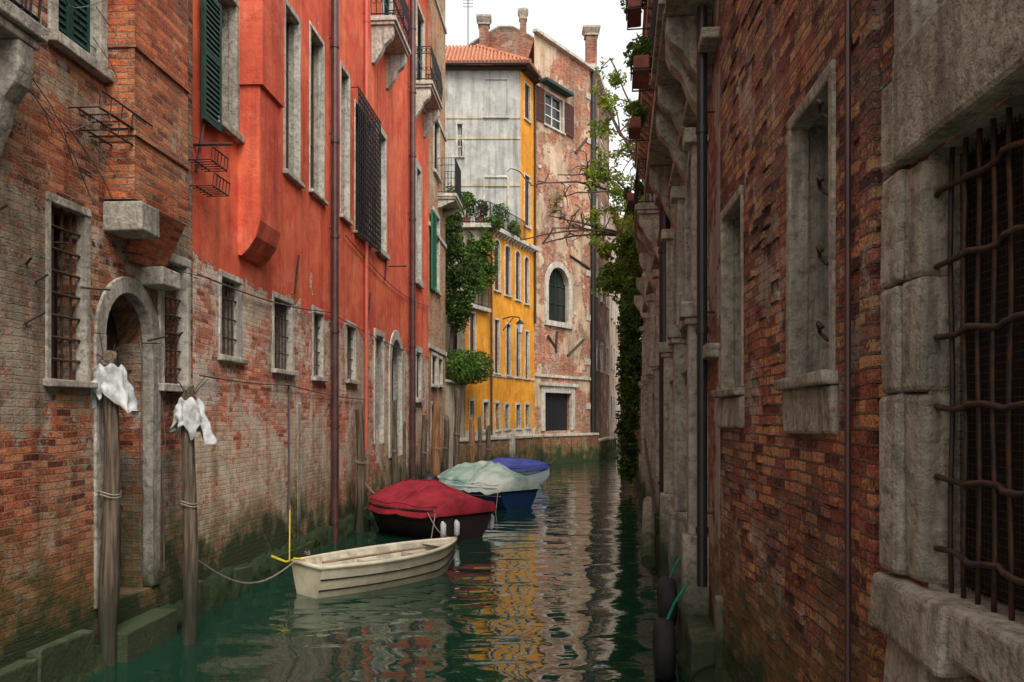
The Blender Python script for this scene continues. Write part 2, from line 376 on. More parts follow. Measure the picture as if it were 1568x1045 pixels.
def shutter(H, W, a, c, z0, z1, d0, mat):
    b = H.g('shutters', mat)
    wbox(b, W, a, c, d0, d0 + .02, z0, z1)
    w = .05
    for (p, q) in ((a, a + w), (c - w, c)): wbox(b, W, p, q, d0 + .021, d0 + .045, z0, z1)
    for zz in (z0, (z0 + z1) / 2, z1 - .07): wbox(b, W, a + w, c - w, d0 + .021, d0 + .043, zz, zz + .07)
    n = int((z1 - z0) / .07)
    for i in range(n):
        zz = z0 + (z1 - z0) * (i + .5) / n
        b.poly([W.P(a + w, d0 + .022, zz + .03), W.P(c - w, d0 + .022, zz + .03), W.P(c - w, d0 + .04, zz - .02), W.P(a + w, d0 + .04, zz - .02)])

def decorate(H, W, hs):
    for h in hs:
        a, c, z0, z1, D, zs = h['s0'], h['s1'], h['z0'], h['z1'], h['depth'], h['zs']
        k = h['kind']; fw = h['fw']
        gm = 'dark' if k in ('dark', 'grate') else 'glass'  # grated openings get an opaque sheet with interior darkness painted in, not glass
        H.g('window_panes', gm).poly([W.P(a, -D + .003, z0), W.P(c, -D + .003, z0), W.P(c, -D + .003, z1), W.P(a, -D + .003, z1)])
        if fw and h['fm']:
            b = H.g('window_surrounds', h['fm'], bevel=.012)
            pr = h.get('proud', .035)
            zj = z0 + .012
            wbox(b, W, a - fw, a + .012, -.1, pr, zj, zs, .008); wbox(b, W, c - .012, c + fw, -.1, pr, zj, zs, .008)
            if h['arch']:
                p = h['prof']; mx = (a + c) / 2
                for i in range(len(p) - 1):
                    def o(q, f):
                        dx = q[0] - mx; dz = q[1] - zs; l = math.hypot(dx, dz) or 1
                        return (q[0] + dx / l * f, q[1] + dz / l * f)
                    qs = [o(p[i], -.012), o(p[i + 1], -.012), o(p[i + 1], fw), o(p[i], fw)]
                    fr = [W.P(q[0], pr, q[1]) for q in qs]; bk = [W.P(q[0], -.1, q[1]) for q in qs]
                    b.poly(fr)
                    for (m1, m2) in ((0, 1), (2, 3), (1, 2), (3, 0)): b.poly([fr[m1], fr[m2], bk[m2], bk[m1]])
            else:
                wbox(b, W, a - fw, c + fw, -.1, pr + .005, z1 - .012, z1 + fw * 1.1, .008)
            if h['sill']:
                wbox(b, W, a - fw - .04, c + fw + .04, -.1, pr + .07, z0 - fw * .9, z0 + .012, .008)
        if k == 'glass':
            b = H.g('window_frames', h.get('wm', 'wood_white')); t = .045; e = -D + .01
            wbox(b, W, a, a + t, e, e + .05, z0, z1); wbox(b, W, c - t, c, e, e + .05, z0, z1)
            wbox(b, W, (a + c) / 2 - t / 2, (a + c) / 2 + t / 2, e, e + .06, z0, z1)
            for f in (0, .35, .68, 1):
                zz = z0 + (z1 - z0) * f; wbox(b, W, a + t, c - t, e, e + .045, max(z0, zz - t / 2), min(z1, zz + t / 2))
        if k in ('grate', 'glass_grate'):
            b = H.g('iron_grates', 'iron'); e = h.get('gd', -.07); r = h.get('gr', .011)
            n = max(2, int((c - a) / h.get('gs', .13)))
            for i in range(1, n): tube(b, [W.P(a + (c - a) * i / n, e, z0), W.P(a + (c - a) * i / n, e, z1)], r, 5)
            n = max(2, int((z1 - z0) / h.get('gs2', .22)))
            for i in range(1, n): tube(b, [W.P(a, e + .01, z0 + (z1 - z0) * i / n), W.P(c, e + .01, z0 + (z1 - z0) * i / n)], r * 1.1, 5)
        if k == 'closed':
            m = (a + c) / 2; sd = h.get('sd', -.12)
            shutter(H, W, a, m - .006, z0, z1, sd, h['sm']); shutter(H, W, m + .006, c, z0, z1, sd, h['sm'])
        if k == 'door':
            b = H.g('door_leaves', h['sm']); n = max(4, int((c - a) / .14))
            for i in range(n):
                wbox(b, W, a + (c - a) * i / n + .004, a + (c - a) * (i + 1) / n - .004, -D + .01, -D + .05 + U(0, .006), z0, z1)
        if h.get('open'):
            w = (c - a) / 2
            shutter(H, W, a - fw - w, a - fw - .01, z0, z1, .045, h['sm']); shutter(H, W, c + fw + .01, c + fw + w, z0, z1, .045, h['sm'])

def pipe(H, W, s, d, z0, z1, r, mat, part='downpipe', kink=True):
    b = H.g(part, mat, smooth=False)
    tube(b, [W.P(s, d, z0), W.P(s, d, z1)], r, 12)
    zz = z0 + .5
    while zz < z1:
        tube(b, [W.P(s, d, zz), W.P(s, d, zz + .06)], r * 1.22, 12)
        tube(H.g('pipe_brackets', 'iron'), [W.P(s, d, zz + .2), W.P(s, -.02, zz + .2)], .012, 5)
        zz += 1.9
    
def corbel(b, W, s, w, z, D, h):
    pf = [(-.05, z), (D, z), (D, z - h * .22), (D * .9, z - h * .36), (D * .62, z - h * .5), (D * .45, z - h * .72), (D * .12, z - h), (-.05, z - h)]
    prism(b, W, pf, s - w / 2, s + w / 2)

def railing(b, W, s0, s1, d, z, h=.95, step=.11, fancy=True, r=.008):
    path = [(s0, 0), (s0, d), (s1, d), (s1, 0)]
    for hh in (.06, h * .8, h): tube(b, [W.P(a, c, z + hh) for a, c in path], r * 1.5, 5)
    for i in range(3):
        (a, c), (a2, c2) = path[i], path[i + 1]; L = math.hypot(a2 - a, c2 - c); n = max(1, int(L / step))
        for k in range(n + 1):
            f = k / n; p = (a + (a2 - a) * f, c + (c2 - c) * f)
            bulge = .07 if fancy else 0
            if i == 0 or i == 2: nx, ny = (-1 if i == 0 else 1), 0
            else: nx, ny = 0, 1
            pts = []
            for q in range(7):
                g = q / 6; o = bulge * math.sin(math.pi * g) ** 2 * (1 - g * .5)
                pts.append(W.P(p[0] + nx * o, p[1] + ny * o, z + .02 + g * (h - .02)))
            tube(b, pts, r, 4, False)
            if fancy and k < n:
                cx = a + (a2 - a) * (k + .5) / n; cy = c + (c2 - c) * (k + .5) / n; dx, dy = (a2 - a) / L, (c2 - c) / L
                for zc in (z + h * .9, z + h * .35):
                    rr = step * .4
                    tube(b, [W.P(cx + dx * rr * math.cos(q * .785), cy + dy * rr * math.cos(q * .785), zc + rr * math.sin(q * .785)) for q in range(9)], r * .8, 4, False)

def balcony(H, W, s0, s1, d, z, mat='stone', nc=2, h=.95, ch=.6, **k):
    b = H.g('balcony_slab', mat, bevel=.015)
    wbox(b, W, s0, s1, -.05, d, z - .12, z, .004); wbox(b, W, s0 + .04, s1 - .04, -.05, d - .05, z - .2, z - .121)
    for i in range(nc):
        corbel(b, W, s0 + .2 + (s1 - s0 - .4) * i / max(1, nc - 1), .2, z - .201, d * .85, ch)
    railing(H.g('balcony_railing', 'iron_b'), W, s0 + .05, s1 - .05, d - .06, z, h, **k)

def leaf(b, p, s, nrm=None):
    a = Vector((U(-1, 1), U(-1, 1), U(-1, .6))).normalized(); c = a.cross(Vector((U(-1, 1), U(-1, 1), U(-1, 1)))).normalized()
    s *= U(.6, 1.3)
    b.poly([p - a * s, p + c * s * .45 + a * s * .1, p + a * s, p - c * s * .45 + a * s * .1])

def leaves(b, blobs, n, size, thr=-.15, fr=1.5):
    wts = [r[0] * r[1] * r[2] for _, r in blobs]; k = 0; tries = 0
    while k < n and tries < n * 6:
        tries += 1
        (c, r) = random.choices(blobs, wts)[0]
        v = Vector((random.gauss(0, 1), random.gauss(0, 1), random.gauss(0, 1))).normalized() * (R() ** .45)
        p = Vector((c[0] + v.x * r[0], c[1] + v.y * r[1], c[2] + v.z * r[2]))
        if noise.noise(p * fr) < thr: continue
        leaf(b, p, size); k += 1

def shell(H, W, s0, s1, z1, depth, mat, z0=-.6, top=True):
    b = H.g('side_walls', mat)
    for s in (s0, s1):
        b.poly([W.P(s, 0, z0), W.P(s, -depth, z0), W.P(s, -depth, z1), W.P(s, 0, z1)], [(s, z0), (s + depth, z0), (s + depth, z1), (s, z1)])
    b.poly([W.P(s0, -depth, z0), W.P(s1, -depth, z0), W.P(s1, -depth, z1), W.P(s0, -depth, z1)], [(s0, z0), (s1, z0), (s1, z1), (s0, z1)])
    if top:
        b = H.g('roof', 'tile'); m = -depth / 2
        A = [W.P(s0 - .1, .4, z1 - .02), W.P(s1 + .1, .4, z1 - .02), W.P(s1 + .1, m, z1 + 1.4), W.P(s0 - .1, m, z1 + 1.4)]
        b.poly(A); b.poly([W.P(s0 - .1, -depth - .4, z1 - .02), W.P(s1 + .1, -depth - .4, z1 - .02), W.P(s1 + .1, m, z1 + 1.4), W.P(s0 - .1, m, z1 + 1.4)])
        g = H.g('gables', mat)
        for s in (s0, s1): g.poly([W.P(s, 0, z1), W.P(s, -depth, z1), W.P(s, m, z1 + 1.38)])

# ------------------------------------------------------------------ LEFT BANK
WL = Wall(-4.76, 0, -4.76 + .065 * 60, 60, 1)
sl = lambda px, d=0: WL.s_at(px, d)
S12 = sl(295); S23 = sl(656); S3e = sl(682)

H = Obj('brick_house')
hs = [hole(WL, 76, 132, 318, 585, 'grate', fm='stone_d', fw=.06, depth=.3, gr=.014, gs=.12, gs2=.2, proud=.015),
      hole(WL, 158, 232, 448, 915, 'door', arch=1, fm='stone_d', fw=.17, depth=.45, sm='wood_dark', sill=False, proud=.03),
      hole(WL, 247, 284, 402, 590, 'grate', fm='stone', fw=.09, depth=.3, gr=.012, gs=.12, gs2=.2),
      hole(WL, 85, 150, -120, 80, 'closed', fm='stone_d', fw=.12, depth=.2, sm='wood_green'),
      hole_m(3.2, 4.2, 3, 4.6, 'grate'), hole_m(3.4, 4.2, 6, 8, 'closed')]
wall_panel(H.g('walls', 'brick_l1'), WL, -4, S12, -.6, 10, hs); decorate(H, WL, hs); shell(H, WL, -4, S12, 10, 9, 'brick_l1')
c0, c1 = sl(160), WL.s_at(288, .32)
wbox(H.g('chimney_breast', 'brick_l1c'), WL, c0, c1, -.05, .32, 4.75, 11)
prism(H.g('chimney_breast', 'brick_l1c'), WL, [(-.05, 4.2), (.05, 4.2), (.32, 4.749), (-.05, 4.749)], c0 + .45, c1 - .05)
b = H.g('chimney_corbel', 'stone_d', bevel=.02)
wbox(b, WL, c0 - .02, c0 + .4, -.05, .40, 4.42, 4.73, .01)
wbox(b, WL, c1 - .5, c1 - .06, -.05, .26, 3.98, 4.19, .01)
for zz in (5.4, 6.3):
    wbox(H.g('chimney_breast', 'brick_l1c'), WL, c0 - .02, c1 + .02, -.05, .345, zz, zz + .07)
balcony(H, WL, 5.6, 7.15, .42, 5.75, 'stone_d', nc=2, ch=.95, r=.011)
bl = H.g('foundation_ledge', 'stone_d', bevel=.02)
s = 0.0
while s < S12 - .2:
    e = min(s + U(.7, 1.3), S12)
    if not (sl(150) - .1 < e and s < sl(236)): wbox(bl, WL, s, e - .01, -.05, U(.10, .17), -.5, .40 + U(-.06, .06), .035)
    s = e
wbox(H.g('door_steps', 'stone_d', bevel=.02), WL, sl(155), sl(236), -.4, .28, -.5, .30, .01)
crust(H.g('tide_crust', 'crust', smooth=True), WL, 4, sl(150) - .12, .17, .30); crust(H.g('tide_crust', 'crust', smooth=True), WL, sl(236), S12, .15, .30)
b = H.g('iron_racks', 'iron')
for (px, py, L) in ((105, 165, 1.0), (120, 200, .9), (287, 245, .5), (290, 285, .5)):
    a = sl(px); z = WL.z_at(px, py)
    for dd in (.08, .3): tube(b, [WL.P(a, dd, z), WL.P(a + L, dd, z)], .011, 5)
    for k in range(6): tube(b, [WL.P(a + L * k / 5, 0, z), WL.P(a + L * k / 5, .3, z), WL.P(a + L * k / 5, .32, z + .16)], .008, 4)
    tube(b, [WL.P(a, .32, z + .16), WL.P(a + L, .32, z + .16)], .010, 5)
for k in range(14):
    a = U(6.8, 10.2); z = U(3.2, 6.8)
    tube(b, [WL.P(a, 0, z), WL.P(a + U(-.1, .1), U(.1, .25), z + U(-.05, .12))], .012, 5)
b = H.g('cables', 'cable')
for k in range(12):
    a0 = U(7, 8.6); z0 = U(5, 6.9); a1 = a0 + U(1.2, 2.6); z1 = z0 + U(-1, .6)
    tube(b, [WL.P(a0 + (a1 - a0) * i / 8, .06 + .08 * math.sin(i), z0 + (z1 - z0) * i / 8 - .35 * math.sin(math.pi * i / 8)) for i in range(9)], .006, 4)
for px in (212, 246, 150):
    tube(b, [WL.P(sl(px) + .04 * math.sin(i * 1.7 + px), .03 + .02 * math.sin(i * 2.3), 3.4 - i * .3) for i in range(10)], .008, 4)
H.finish((-5, 5, 0))

H = Obj('red_house')
def rw(p0, p1, t, b_, kind='closed', **k): return hole(WL, p0, p1, t, b_, kind, **k)
hs = [rw(338, 368, 428, 548, 'grate', fm='stone', fw=.07, gs=.14, gs2=.26, proud=.015), rw(419, 447, 460, 568, 'grate', fm='stone', fw=.07, sm='wood_green', gs=.14, gs2=.26, proud=.015),
      rw(480, 494, 480, 578, 'grate', fm='stone', fw=.09, gs=.14, proud=.015), rw(531, 544, 500, 583, 'grate', fm='stone', fw=.09, gs=.16, proud=.015), 
      rw(574, 586, 515, 680, 'door', fm='stone', fw=.13, sill=False, sm='wood_dark'),
      rw(598, 614, 520, 700, 'door', arch=1, fm='stone', fw=.26, sill=False, sm='wood_dark'),
      rw(637, 644, 540, 610, 'closed', fm='stone', fw=.16, sm='wood_brown'),
      rw(330, 360, -10, 195, 'glass', fm='stone_d', fw=.10, depth=.3, wm='wood_green'),
      rw(436, 458, 20, 272, 'glass', fm='stone', fw=.07, depth=.25, wm='wood_dark', proud=.015), rw(475, 495, 55, 300, 'glass', fm='stone', fw=.07, depth=.25, wm='wood_dark', proud=.015),
      rw(522, 534, 110, 335, 'glass', fm='stone', fw=.07, depth=.25, wm='wood_dark', proud=.015),
      rw(543, 567, 175, 365, 'glass', fm='stone', fw=.05, depth=.2, wm='wood_dark'),
      rw(577, 589, 205, 385, 'glass', fm='stone', fw=.14, depth=.2, wm='wood_dark'),
      rw(637, 643, 260, 430, 'glass', fm='stone', fw=.2, depth=.2, wm='wood_dark'),
      rw(586, 600, -60, 68, 'closed', fm='stone', fw=.14, depth=.3, sm='wood_green'),
      rw(638, 648, 20, 158, 'closed', fm='stone', fw=.14, depth=.3, sm='wood_green')]
wall_panel(H.g('walls', 'red_house'), WL, S12, S23, -.6, 17, hs, rb=H.g('window_reveals', 'stone_d')); decorate(H, WL, hs); shell(H, WL, S12 + .005, S23 - .005, 17, 9, 'red_stucco')
a, c = sl(364), WL.s_at(430, .33)
b = H.g('chimney_flue', 'red_stucco')
wbox(b, WL, a, c, -.03, .33, 5.35, 17.5)
prism(b, WL, [(-.03, 4.85), (.06, 4.85), (.16, 4.95), (.27, 5.12), (.33, 5.349), (-.03, 5.349)], a, c)
wbox(b, WL, a - .04, c + .02, -.03, .38, 7.3, 17.4)
shutter(H, WL, sl(300), sl(327), WL.z_at(310, 190), WL.z_at(310, -10), .07, 'wood_green')
b = H.g('lattice_grille', 'iron_b'); g0, g1 = sl(538), sl(573); gz0, gz1 = WL.z_at(555, 372), WL.z_at(555, 160)
for k in range(13):
    x = g0 + (g1 - g0) * k / 12; tube(b, [WL.P(x, .16, gz0), WL.P(x, .16, gz1)], .012, 4)
for k in range(24):
    z = gz0 + (gz1 - gz0) * k / 23; tube(b, [WL.P(g0, .16, z), WL.P(g1, .16, z)], .012, 4)
for k in range(0, 12):
    for j in range(0, 23):
        x = g0 + (g1 - g0) * (k + .5) / 12; z = gz0 + (gz1 - gz0) * (j + .5) / 23; r = .07
        tube(b, [WL.P(x + r * math.cos(q * 1.571), .165, z + r * math.sin(q * 1.571)) for q in range(5)], .008, 3, False)
for (x, z) in ((g0, gz0), (g1, gz0), (g0, gz1), (g1, gz1)): tube(b, [WL.P(x, 0, z), WL.P(x, .16, z)], .012, 4)
pipe(H, WL, WL.s_at(513, .12), .12, WL.z_at(513, 835), 17, .075, 'pipe')
pipe(H, WL, WL.s_at(561, .08), .08, WL.z_at(561, 690), 17, .045, 'pipe_r', 'thin_downpipe')
pipe(H, WL, WL.s_at(632, .14), .14, .3, 17, .09, 'pipe', 'far_downpipe')
balcony(H, WL, 20.6, 22.6, .62, WL.z_at(590, 70), nc=2, ch=.9, h=1.05, step=.14, r=.011)
balcony(H, WL, 26.2, 28.4, .62, WL.z_at(645, 152), nc=2, ch=.9, h=1.05, step=.14, r=.011)
bl = H.g('foundation_ledge', 'stone_d', bevel=.02); s = S12
while s < S23:
    e = min(s + U(.6, 1.2), S23); wbox(bl, WL, s, e - .01, -.05, U(.02, .10), -.5, .26 + U(-.12, .12), .04); s = e
crust(H.g('tide_crust', 'crust', smooth=True), WL, S12, S23, .12, .40, .08, .07)
b = H.g('wall_anchors', 'iron')
for px, py in ((300, 225), (450, 420), (562, 470), (588, 410)):
    a = sl(px); z = WL.z_at(px, py); tube(b, [WL.P(a - .1, .05, z - .35), WL.P(a + .12, .05, z + .35)], .02, 4)
for px, py in ((297, 222), (595, 408)):
    a = sl(px); z = WL.z_at(px, py); tube(b, [WL.P(a, 0, z), WL.P(a, .5, z)], .022, 6)
b = H.g('cables', 'cable')
for (p0, y0, p1, y1, sag) in ((297, 420, 500, 478, .1), (500, 478, 655, 548, .12), (525, 360, 655, 470, .3), (440, 590, 560, 612, .05), (300, 575, 440, 590, .03)):
    a0, z0, a1, z1 = sl(p0), WL.z_at(p0, y0), sl(p1), WL.z_at(p1, y1)
    tube(b, [WL.P(a0 + (a1 - a0) * i / 12, .05, z0 + (z1 - z0) * i / 12 - sag * math.sin(math.pi * i / 12)) for i in range(13)], .012, 4)
tube(b, [WL.P(sl(440), .03, WL.z_at(440, 590)), WL.P(sl(440), .03, .6)], .02, 5)
b = H.g('mortar_conduit', 'stone_r')
for (px, w_, z0, z1) in ((457, .13, .35, 2.75),):
    a = sl(px); n = 14
    for i in range(n): wbox(b, WL, a - w_ / 2 + U(-.03, .03), a + w_ / 2 + U(-.03, .03), -.02, .010 + U(0, .008), z0 + (z1 - z0) * i / n, z0 + (z1 - z0) * (i + 1) / n - .002, .004)
H.finish((-4, 20, 0))

H = Obj('buff_brick_house')
hs = [hole(WL, 663, 672, 330, 445, 'closed', fm='stone', fw=.12, sm='wood_green2'), hole(WL, 661, 668, 545, 590, 'closed', fm='stone', fw=.1),
      hole(WL, 671, 676, 550, 590, 'closed', fm='stone', fw=.1), hole(WL, 664, 672, 180, 268, 'closed', fm='stone', fw=.12, sm='wood_dark'),
      hole(WL, 660, 667, 620, 690, 'door', fm='stone', fw=.1, sill=False)]
wall_panel(H.g('walls', 'brick_l3'), WL, S23, S3e, -.6, 20, hs); decorate(H, WL, hs); shell(H, WL, S23 + .005, S3e, 20, 9, 'brick_l3')
shutter(H, WL, S23 + .15, S23 + 1.1, WL.z_at(660, 445), WL.z_at(660, 325), .07, 'wood_green2')
balcony(H, WL, S3e - 2.0, S3e - .2, .7, WL.z_at(672, 268, .4), nc=2, ch=.3, h=1.3, fancy=False)
for k in range(4):
    wbox(H.g('string_course', 'stone'), WL, S23 + .01, S3e + .03, -.05, .06, 4.9 + 4.2 * k, 5.05 + 4.2 * k)
H.finish((-4, 31, 0))

gx, gy = WL.P(S3e, 0, 0).x, WL.P(S3e, 0, 0).y
H = Obj('garden_wall'); WG = Wall(gx, gy + .01, -2.1, 37.35, 1)
wall_panel(H.g('wall', 'pale'), WG, 0, WG.L, -.6, 3.9, []); wbox(H.g('coping', 'stone', bevel=.02), WG, 0, WG.L, -.3, .08, 3.9, 4.0)
wbox(H.g('wall_back', 'pale'), WG, 0.02, WG.L, -.3, -.01, -.6, 3.89)
H.finish((gx, gy, 0))
H = Obj('hedge'); b = H.g('foliage', 'leaf_mid')
leaves(b, [((-2.1, 35.2, 4.6), (1.0, 1.6, .75)), ((-1.5, 36.6, 4.7), (.75, 1.0, .75))], 5200, .075, -.5)
H.finish((-2, 36, 4))
H = Obj('creeper'); b = H.g('foliage', 'leaf_dark')
cb = [((-2.5, 34.6, 9.8), (.5, .9, 2.3)), ((-2.2, 35, 8.0), (.75, .9, 1.8)), ((-2.2, 34.8, 6.9), (.5, .6, 1.0)), ((-1.7, 35.4, 8.6), (.5, .7, 1.1))]
leaves(b, cb, 7500, .085, -.28, 1.2); leaves(H.g('foliage_light', 'leaf_mid'), cb, 2200, .085, .0, 1.2)
tube(H.g('stem', 'bark'), [(-2.7, 35, 1), (-2.6, 35, 4), (-2.4, 34.9, 7), (-2.5, 34.8, 11)], [.12, .1, .08, .03], 7)
H.finish((-2.5, 35, 1))

# ------------------------------------------------------------------ OCHRE HOUSE, GREY HOUSE, TOWER
WP = Wall(-2.07, 37.4, 1.18, 45.1, 1)
H = Obj('ochre_house')
def y_(p0, p1, t, b_, kind='closed', **k): return hole(WP, p0, p1, t, b_, kind, **k)
lowers = [y_(719, 725, 614, 662, 'grate', fw=.1, gs=.2), y_(740, 747, 616, 660, 'grate', fw=.1, gs=.2), y_(758, 764, 618, 659, 'grate', fw=.1, gs=.2), y_(773, 779, 620, 657, 'grate', fw=.1, gs=.2),
          y_(790, 796, 620, 656, 'grate', fw=.1, gs=.2), y_(804, 810, 620, 655, 'grate', fw=.1, gs=.2)]
mids = [y_(719, 727, 480, 560, 'closed', fw=.08), y_(757, 764, 490, 572, 'closed', fw=.08), y_(775, 781, 497, 575, 'closed', fw=.08), y_(790, 796, 503, 578, 'closed', fw=.08), y_(804, 809, 508, 580, 'closed', fw=.08)]
ups = [y_(757, 765, 368, 446, 'closed', fw=.08, arch=.8), y_(773, 781, 377, 453, 'closed', fw=.08, arch=.8), y_(789, 796, 385, 460, 'closed', fw=.08, arch=.8), y_(803, 809, 394, 466, 'closed', fw=.08, arch=.8)]
tops = [y_(803, 811, 270, 348, 'closed', fw=.08), y_(803, 811, 130, 185, 'closed', fw=.08)]
sA, sB, sC = 0, WP.s_at(745), WP.s_at(797)
ZA, ZB, ZC = 7.5, 11.45, 20.4
b = H.g('walls', 'yellow'); hs = lowers + mids
wall_panel(b, WP, sA, WP.L, 1.5, ZA, hs); decorate(H, WP, hs)
wall_panel(b, WP, sB, WP.L, ZA, ZB, ups); decorate(H, WP, ups)
WA = Wall(-7.5, 37.4, -2.07, 37.4, 1); ha = [hole(WA, 690, 700, 490, 540, 'closed', fw=.08)]
wall_panel(H.g('return_wall', 'pale'), WA, 0, WA.L, 1.5, ZA, ha); decorate(H, WA, ha)
pB = WP.P(sB, 0, 0); WB = Wall(-7.5, pB.y, pB.x, pB.y, 1); hb = [hole(WB, 712, 722, 375, 430, 'closed', fw=.08, sm='wood_green')]
wall_panel(H.g('return_wall', 'pale'), WB, 0, WB.L, ZA, ZB, hb); decorate(H, WB, hb)
H.g('terrace_floor', 'stone').poly([(-7.5, 37.4, ZA), (-2.07, 37.4, ZA), (pB.x, pB.y, ZA), (-7.5, pB.y, ZA)])
H.g('terrace_floor', 'stone').poly([(-7.5, pB.y, ZB), (pB.x, pB.y, ZB), tuple(WP.P(sC, 0, ZB)), (-7.5, 43.3, ZB)])
cs = H.g('cornices', 'stone', bevel=.02)
wbox(cs, WP, sA - .1, sB + .1, -.1, .22, ZA - .12, ZA + .06); wbox(cs, WA, 3, WA.L + .1, -.05, .22, ZA - .125, ZA + .055)
wbox(cs, WP, sB - .1, WP.L, -.1, .3, ZB - .15, ZB + .06); wbox(cs, WB, 3, WB.L + .2, -.05, .3, ZB - .155, ZB + .055)
for k in range(14): corbel(cs, WP, sB + .3 + k * .4, .12, ZB - .151, .25, .22)
wbox(cs, WP, sA, WP.L, -.05, .05, 4.45, 4.55)
b = H.g('terrace_railing', 'iron_b')
def rail(W, s0, s1, d, z, h=1.0, st=.13):
    for hh in (.08, h): tube(b, [W.P(s0, d, z + hh), W.P(s1, d, z + hh)], .02, 5)
    n = int((s1 - s0) / st)
    for k in range(n + 1): tube(b, [W.P(s0 + (s1 - s0) * k / n, d, z), W.P(s0 + (s1 - s0) * k / n, d, z + h)], .010 if k % 8 else .022, 4)
rail(WP, sB, WP.s_at(800), .2, ZB + .06); rail(WB, WB.L - 2.2, WB.L + .15, .2, ZB + .06); rail(WP, 0, sB, .15, ZA + .06, .9); rail(WA, WA.L - 1.5, WA.L + .1, .15, ZA + .06, .9)
pipe(H, WP, WP.s_at(749), .12, 1.7, ZB, .05, 'pipe')
wbox(H.g('plinth', 'stone'), WP, 0, WP.L, 0.005, .04, 1.5, 1.95)
H.finish((-2, 40, 0))

H = Obj('grey_house')
WGr = Wall(-8.5, 43.3, WP.P(sC, 0, 0).x, 43.3, 1)
hg = [hole(WGr, 743, 777, 122, 180, 'dark', fw=.06, fm='grey', depth=.06), hole(WGr, 742, 777, 272, 335, 'dark', fw=.09, fm='stone', depth=.1),
      hole(WGr, 700, 708, 190, 240, 'glass', fw=.08)]
wall_panel(H.g('walls', 'grey'), WGr, 0, WGr.L, ZB, ZC, hg)
for h in hg[:2]:
    wbox(H.g('blind_windows', 'grey'), WGr, h['s0'], h['s1'], -.05, -.03, h['z0'], h['z1'])
decorate(H, WGr, hg)
for zz in (17.75, 16.7, 14.3): wbox(H.g('string_courses', 'pale'), WGr, 4, WGr.L, -.02, .04, zz, zz + .12)
hs = [dict(t) for t in tops]
wall_panel(H.g('canal_wall', 'yellow'), WP, sC, WP.L, ZB, ZC, hs); decorate(H, WP, hs)
wbox(H.g('wall_back', 'grey'), WP, WP.L - .02, WP.L + .0, -6, -.01, ZB, ZC)
RZ, RY = ZC + 2.35, 46.4
e0 = Vector((-8.5, 42.9, ZC)); e1 = WP.P(sC, .45, ZC) + Vector((.05, -.45, 0)); rdg = Vector((-1.9, RY, RZ)); e2 = WP.P(WP.L, .45, ZC); rd2 = Vector((-.9, 49.3, RZ))
b = H.g('roof', 'tile')
b.poly([e0, e1, rdg, Vector((-8.5, RY, RZ))]); b.poly([e1, e2, rd2, rdg])
for k in range(48):
    f = k / 48; p = e0.lerp(e1, f) + Vector((0, -.03, .04))
    q = Vector((p.x, RY, RZ + .05)) if p.x <= rdg.x else e1.lerp(rdg, (e1.x - p.x) / (e1.x - rdg.x)) + Vector((0, 0, .04))
    tube(b, [p, q], .08, 6)
for k in range(10):
    f = k / 10; p = e1.lerp(e2, f) + Vector((0, 0, .04)); q = p.lerp(rd2, .9 if f > .2 else .3); tube(b, [p, q], .08, 6)
tube(b, [e1 + Vector((0, 0, .06)), rdg + Vector((0, 0, .08))], .12, 6)
wbox(H.g('eaves', 'wood_dark'), WGr, 0, WGr.L + .3, -.05, .3, ZC - .18, ZC - .03)
wbox(H.g('eaves', 'wood_dark'), WP, sC - .1, WP.L, -.05, .35, ZC - .18, ZC - .035)
tube(H.g('gutter', 'pipe_k'), [(-8.5, 42.85, ZC - .06), tuple(e1 + Vector((0, 0, -.06))), tuple(e2 + Vector((0, 0, -.06)))], .06, 6)
pipe(H, WP, WP.L - .1, .1, ZA, ZC - .2, .06, 'pipe_k')
H.finish((0, 43, 11))

H = Obj('brick_tower_house')
WT = Wall(1.18, 45.1, 4.58, 50.0, 1); ZT = 22.95
ht = [hole(WT, 834, 862, 147, 197, 'glass', fw=.12, fm='stone', open=True, sm='wood_brown', depth=.2),
      hole(WT, 838, 870, 410, 494, 'glass', arch=1, fw=.3, fm='stone', depth=.25, wm='wood_green', proud=.1),
      hole(WT, 833, 874, 602, 660, 'door', fw=.35, fm='stone', depth=.3, sm='iron_b', sill=False, proud=.08)]
wall_panel(H.g('walls', 'brick_tower'), WT, 0, WT.L, 1.5, ZT, ht); decorate(H, WT, ht)
b = H.g('stone_details', 'stone', bevel=.01)
h = ht[2]; wbox(b, WT, h['s0'] - .5, h['s1'] + .5, -.02, .22, h['z1'] + .36, h['z1'] + .55)
wbox(b, WT, 0.05, WT.L, -.02, .1, 4.7, 4.85)
wbox(H.g('window_hood', 'wood_green'), WT, ht[0]['s0'] - .5, ht[0]['s1'] + .4, .0, .5, ht[0]['z1'] + .3, ht[0]['z1'] + .45)
b = H.g('wall_stubs', 'wood_dark')
for (p0, y0, p1, y1) in ((880, 235, 898, 212), (872, 392, 902, 412), (868, 545, 893, 520), (838, 515, 850, 532), (852, 508, 850, 540)):
    tube(b, [WT.P(WT.s_at(p0), .04, WT.z_at(p0, y0)), WT.P(WT.s_at(p1), .04, WT.z_at(p1, y1))], .075, 5)
for px, py in ((890, 250), (858, 315), (826, 255), (885, 335), (820, 440), (893, 440), (845, 365), (893, 565), (826, 560), (870, 270), (840, 230), (880, 480)):
    wbox(H.g('put_log_stones', 'stone', bevel=.01), WT, WT.s_at(px) - .12, WT.s_at(px) + .12, -.02, .05, WT.z_at(px, py) - .1, WT.z_at(px, py) + .08)
for z in (3.0, 5.6, 8.2, 10.8, 13.4, 16, 18.6, 21.2):
    wbox(H.g('quoins', 'stone', bevel=.01), WT, WT.L - .45, WT.L + .03, -.02, .05, z, z + .35)
